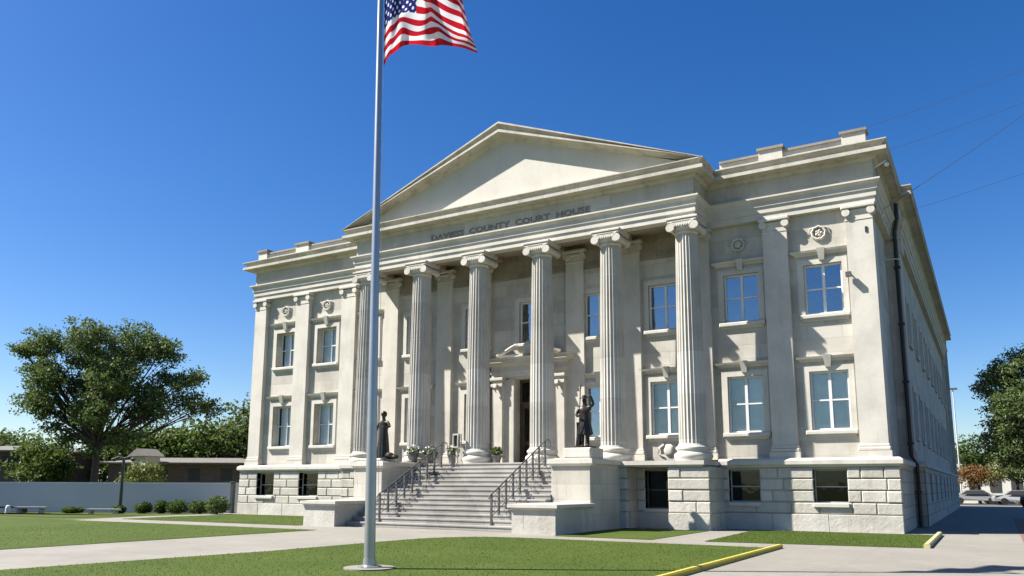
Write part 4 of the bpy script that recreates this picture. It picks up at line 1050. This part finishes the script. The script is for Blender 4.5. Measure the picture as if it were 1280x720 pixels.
tree('dense mid green tree behind the middle of the low brick house',(-69.5,24.2),[(0,0,5.8,3.6,2.8),(-2,1,4.6,3,2.2),(3,-1,5,3.2,2.4),(0,0,3,4,2)],8000,.22,M['leafB'],.4,spray=.5)
tree('taller dark tree rising behind the left corner of the courthouse',(-64.2,27.5),[(0,0,7.4,3.4,3.0),(-2.6,1,6.2,2.4,2.2),(2.8,-1,8,3.0,3),(0,0,4,3.6,2.4)],9000,.22,M['leafA'],.4,spray=.5)
tree('small pale tree at the far left horizon behind the brown house',(-86.5,14.5),[(0,0,5.6,3.0,1.5),(-2.5,1,5.2,2.2,1.2),(2,-1,4.6,2.4,1.4)],3600,.2,M['leafA'],.3,spray=.5)
tree('bushy dark green tree between the brown house and the big tree',(-72.8,10.6),[(0,0,4.2,2.2,1.6),(-2.2,1,3.8,1.8,1.5),(1.6,-1,3.4,1.8,1.6),(0,0,2.3,2.8,1.3)],6500,.16,M['leafB'],.25,spray=.35)
tree('round yellow green bush like tree just right of the big tree trunk beyond the fence',(-55.5,6.2),[(2.6,0,2.4,1.5,1.1),(1.9,0,1.8,1.4,1.0)],3500,.09,M['leafE'],.12,1.4,spray=.2,limbs=False)
# right side
RC=(4.5,3.1)
def cr(px_,py_,r,b=0,rzf=.85): return ((px_-1292)*.0288,b,1.6+(608-py_)*.0288,r*.0288,r*.0288*rzf)
tree('tall dense glossy leaved tree at the right edge of the view beside the driveway',RC,
 [cr(1242,505,24,-.8),cr(1258,462,22,.3),cr(1285,470,46,0,.9),cr(1255,480,30,.5),cr(1310,455,36,-.5),cr(1290,520,52,.5),cr(1252,520,30,-.6),cr(1245,550,22,.3),cr(1330,500,40,.3),cr(1275,565,44,0,.75),cr(1320,555,44,.6),cr(1300,440,22,.2)],
 62000,.05,M['leafG'],.13,2.5,.11,hollow=.55)
tree('dark round tree behind the courthouse flank at the far right',(.9,71.5),[(0,0,5.6,1.9,1.8),(1.6,1,4.4,1.8,1.6),(-1,-1,4.2,1.6,1.5)],4500,.13,M['leafC'],.2,spray=.3)
tree('low reddish brown bushy tree beyond the road',(1.6,66.5),[(0,0,3.1,1.9,1.0),(1.5,0,2.9,1.5,.9),(-.9,0,2.6,1.3,1.0)],3600,.11,M['leafD'],.14,spray=.25)
tree('olive green hanging tree between the red bush and the near right tree',(5.0,64),[(0,0,4.6,2.3,2.2),(1.8,0,5.2,2.0,2.2),(-1.4,0,3.7,1.3,1.7),(2.4,0,2.9,1.2,1.2),(-.2,.5,6.8,1.5,1.2)],6500,.12,M['leafE'],.18,spray=.3)
tree('dark hedge like tree line at the far right horizon',(10.5,74),[(0,0,5,4.5,3),(5,0,5.5,4.5,3.2)],4500,.18,M['leafC'],.3,spray=.4)
# white building behind the trees at right
T=thing('house','white stucco building mostly hidden behind the far right trees','house',(3,84,0))
m=MB(); m.box(-2.5,9,82,90,-.1,5.4); m.build('wall',M['stuccowhite'],T)
m=MB(); m.box(-2.9,9.4,81.6,90.4,5.401,5.8); m.build('roof',M['houseroof'],T)
for x in (-1.8,.4,2.6,4.8,7):
    m=MB(); m.box(x,x+1.1,81.9,81.99,1.2,2.8); m.build('window',M['inside'],T)
# low pale wall beyond the road, thin light pole
m=MB(); m.box(-3,6.0,67.5,67.8,0,.5); tag(m.build('low_wall',M['stuccowhite']),'low pale wall along the far side of the road at right','wall')
T=thing('street_lamp','very thin tall pale light pole beside the courthouse rear corner','street lamp',(-.1,69.5,0))
m=MB(); m.tube([(-.1,69.5,0),(-.1,69.5,12.4)],[.09,.05],8); m.build('post',M['fence'],T)
m=MB(); m.box(-.35,.35,69.35,69.65,12.4,12.6); m.build('lamp_head',M['iron'],T)

def car(loc,ang_,col,label):
    mt=plain('car_paint',col,.25,.0,var=.02); T=thing('parked_car',label,'car',loc,None)
    c=math.cos(ang_); s=math.sin(ang_)
    def W(p): return (loc[0]+p[0]*c-p[1]*s, loc[1]+p[0]*s+p[1]*c, loc[2]+p[2])
    side=[(-2.2,.35),(-2.25,.62),(-2.1,.88),(-1.35,.95),(-.75,1.38),(.75,1.42),(1.45,.98),(2.1,.9),(2.25,.6),(2.2,.32)]
    def ext(side,w0,w1,mb):
        n=len(side); vs=[W((x,-w0 if z<.95 else -w1,z)) for x,z in side]+[W((x,w0 if z<.95 else w1,z)) for x,z in side]
        mb.add(vs,[tuple(range(n)),tuple(range(2*n-1,n-1,-1))]+[(i,n+i,n+(i+1)%n,(i+1)%n) for i in range(n)])
    m=MB(); ext(side,.88,.66,m); m.build('body',mt,T)
    m=MB(); g=[(-1.2,.97),(-.70,1.33),(.70,1.36),(1.3,.99)]
    n=4; 
    for s_ in (-1,1): m.add([W((x,s_*(.80 if z<1.0 else .69),z)) for x,z in g],[(0,1,2,3)])
    m.build('side_window',M['black'],T)
    for x in (-1.4,1.4):
        for y in (-.86,.86):
            m=MB(); seg=18; vs=[W((x+.33*math.cos(2*PI*k_/seg),y+o,.33+.33*math.sin(2*PI*k_/seg))) for o in (-.1,.1) for k_ in range(seg)]
            m.add(vs,[(k_,(k_+1)%seg,seg+(k_+1)%seg,seg+k_) for k_ in range(seg)]+[tuple(range(seg)),tuple(range(2*seg-1,seg-1,-1))]); wh=m.build('wheel',M['black'],T)
    for y in (-.6,.6):
        m=MB(); m.add([W((2.245,y-.15,.62)),W((2.245,y+.15,.62)),W((2.19,y+.15,.76)),W((2.19,y-.15,.76))],[(0,1,2,3)]); m.build('headlight',M['white'],T)
car((5.0,62.0,0),.15,(.34,.34,.34),'pale silver parked car under the far right trees')
car((1.2,64.2,0),.1,(.22,.22,.22),'grey parked car beyond the road below the reddish tree')
car((6.4,52.0,0),1.2,(.03,.03,.035),'dark parked car half hidden by the near right tree trunk')

# overhead wires
def wire(label,a,b,r,sag=.4):
    a=Vector(a);b=Vector(b); m=MB(); m.tube([a+(b-a)*t+Vector((0,0,-4*sag*t*(1-t))) for t in [i/12 for i in range(13)]],r,5); tag(m.build('power_line',M['iron']),label,'wire','overhead power lines')
wire('lowest clear overhead wire running from the courthouse corner to upper right',(-.05,1.2,12.3),(14.0,17.5,27.0),.012,.3)
for i,(a,b) in enumerate((((-3,30,28.2),(12,39,35.2)),((-3,30,25.9),(12,39,32.5)),((-3,31,21.2),(12,41,27.6)))):
    wire(('topmost faint overhead wire in the sky at right','second faint overhead wire from the top at right','bottom faint overhead wire at right')[i],a,b,.014,.2)
T=thing('utility_pole','wooden utility pole off to the right carrying the overhead wires','utility pole',(14,39,0))
m=MB(); m.tube([(14,39,0),(14,39,36)],[.25,.14],10); m.build('post',M['bark'],T)
m=MB(); m.box(12,16,38.9,39.1,34.8,35.1); m.build('cross_arm',M['bark'],T)
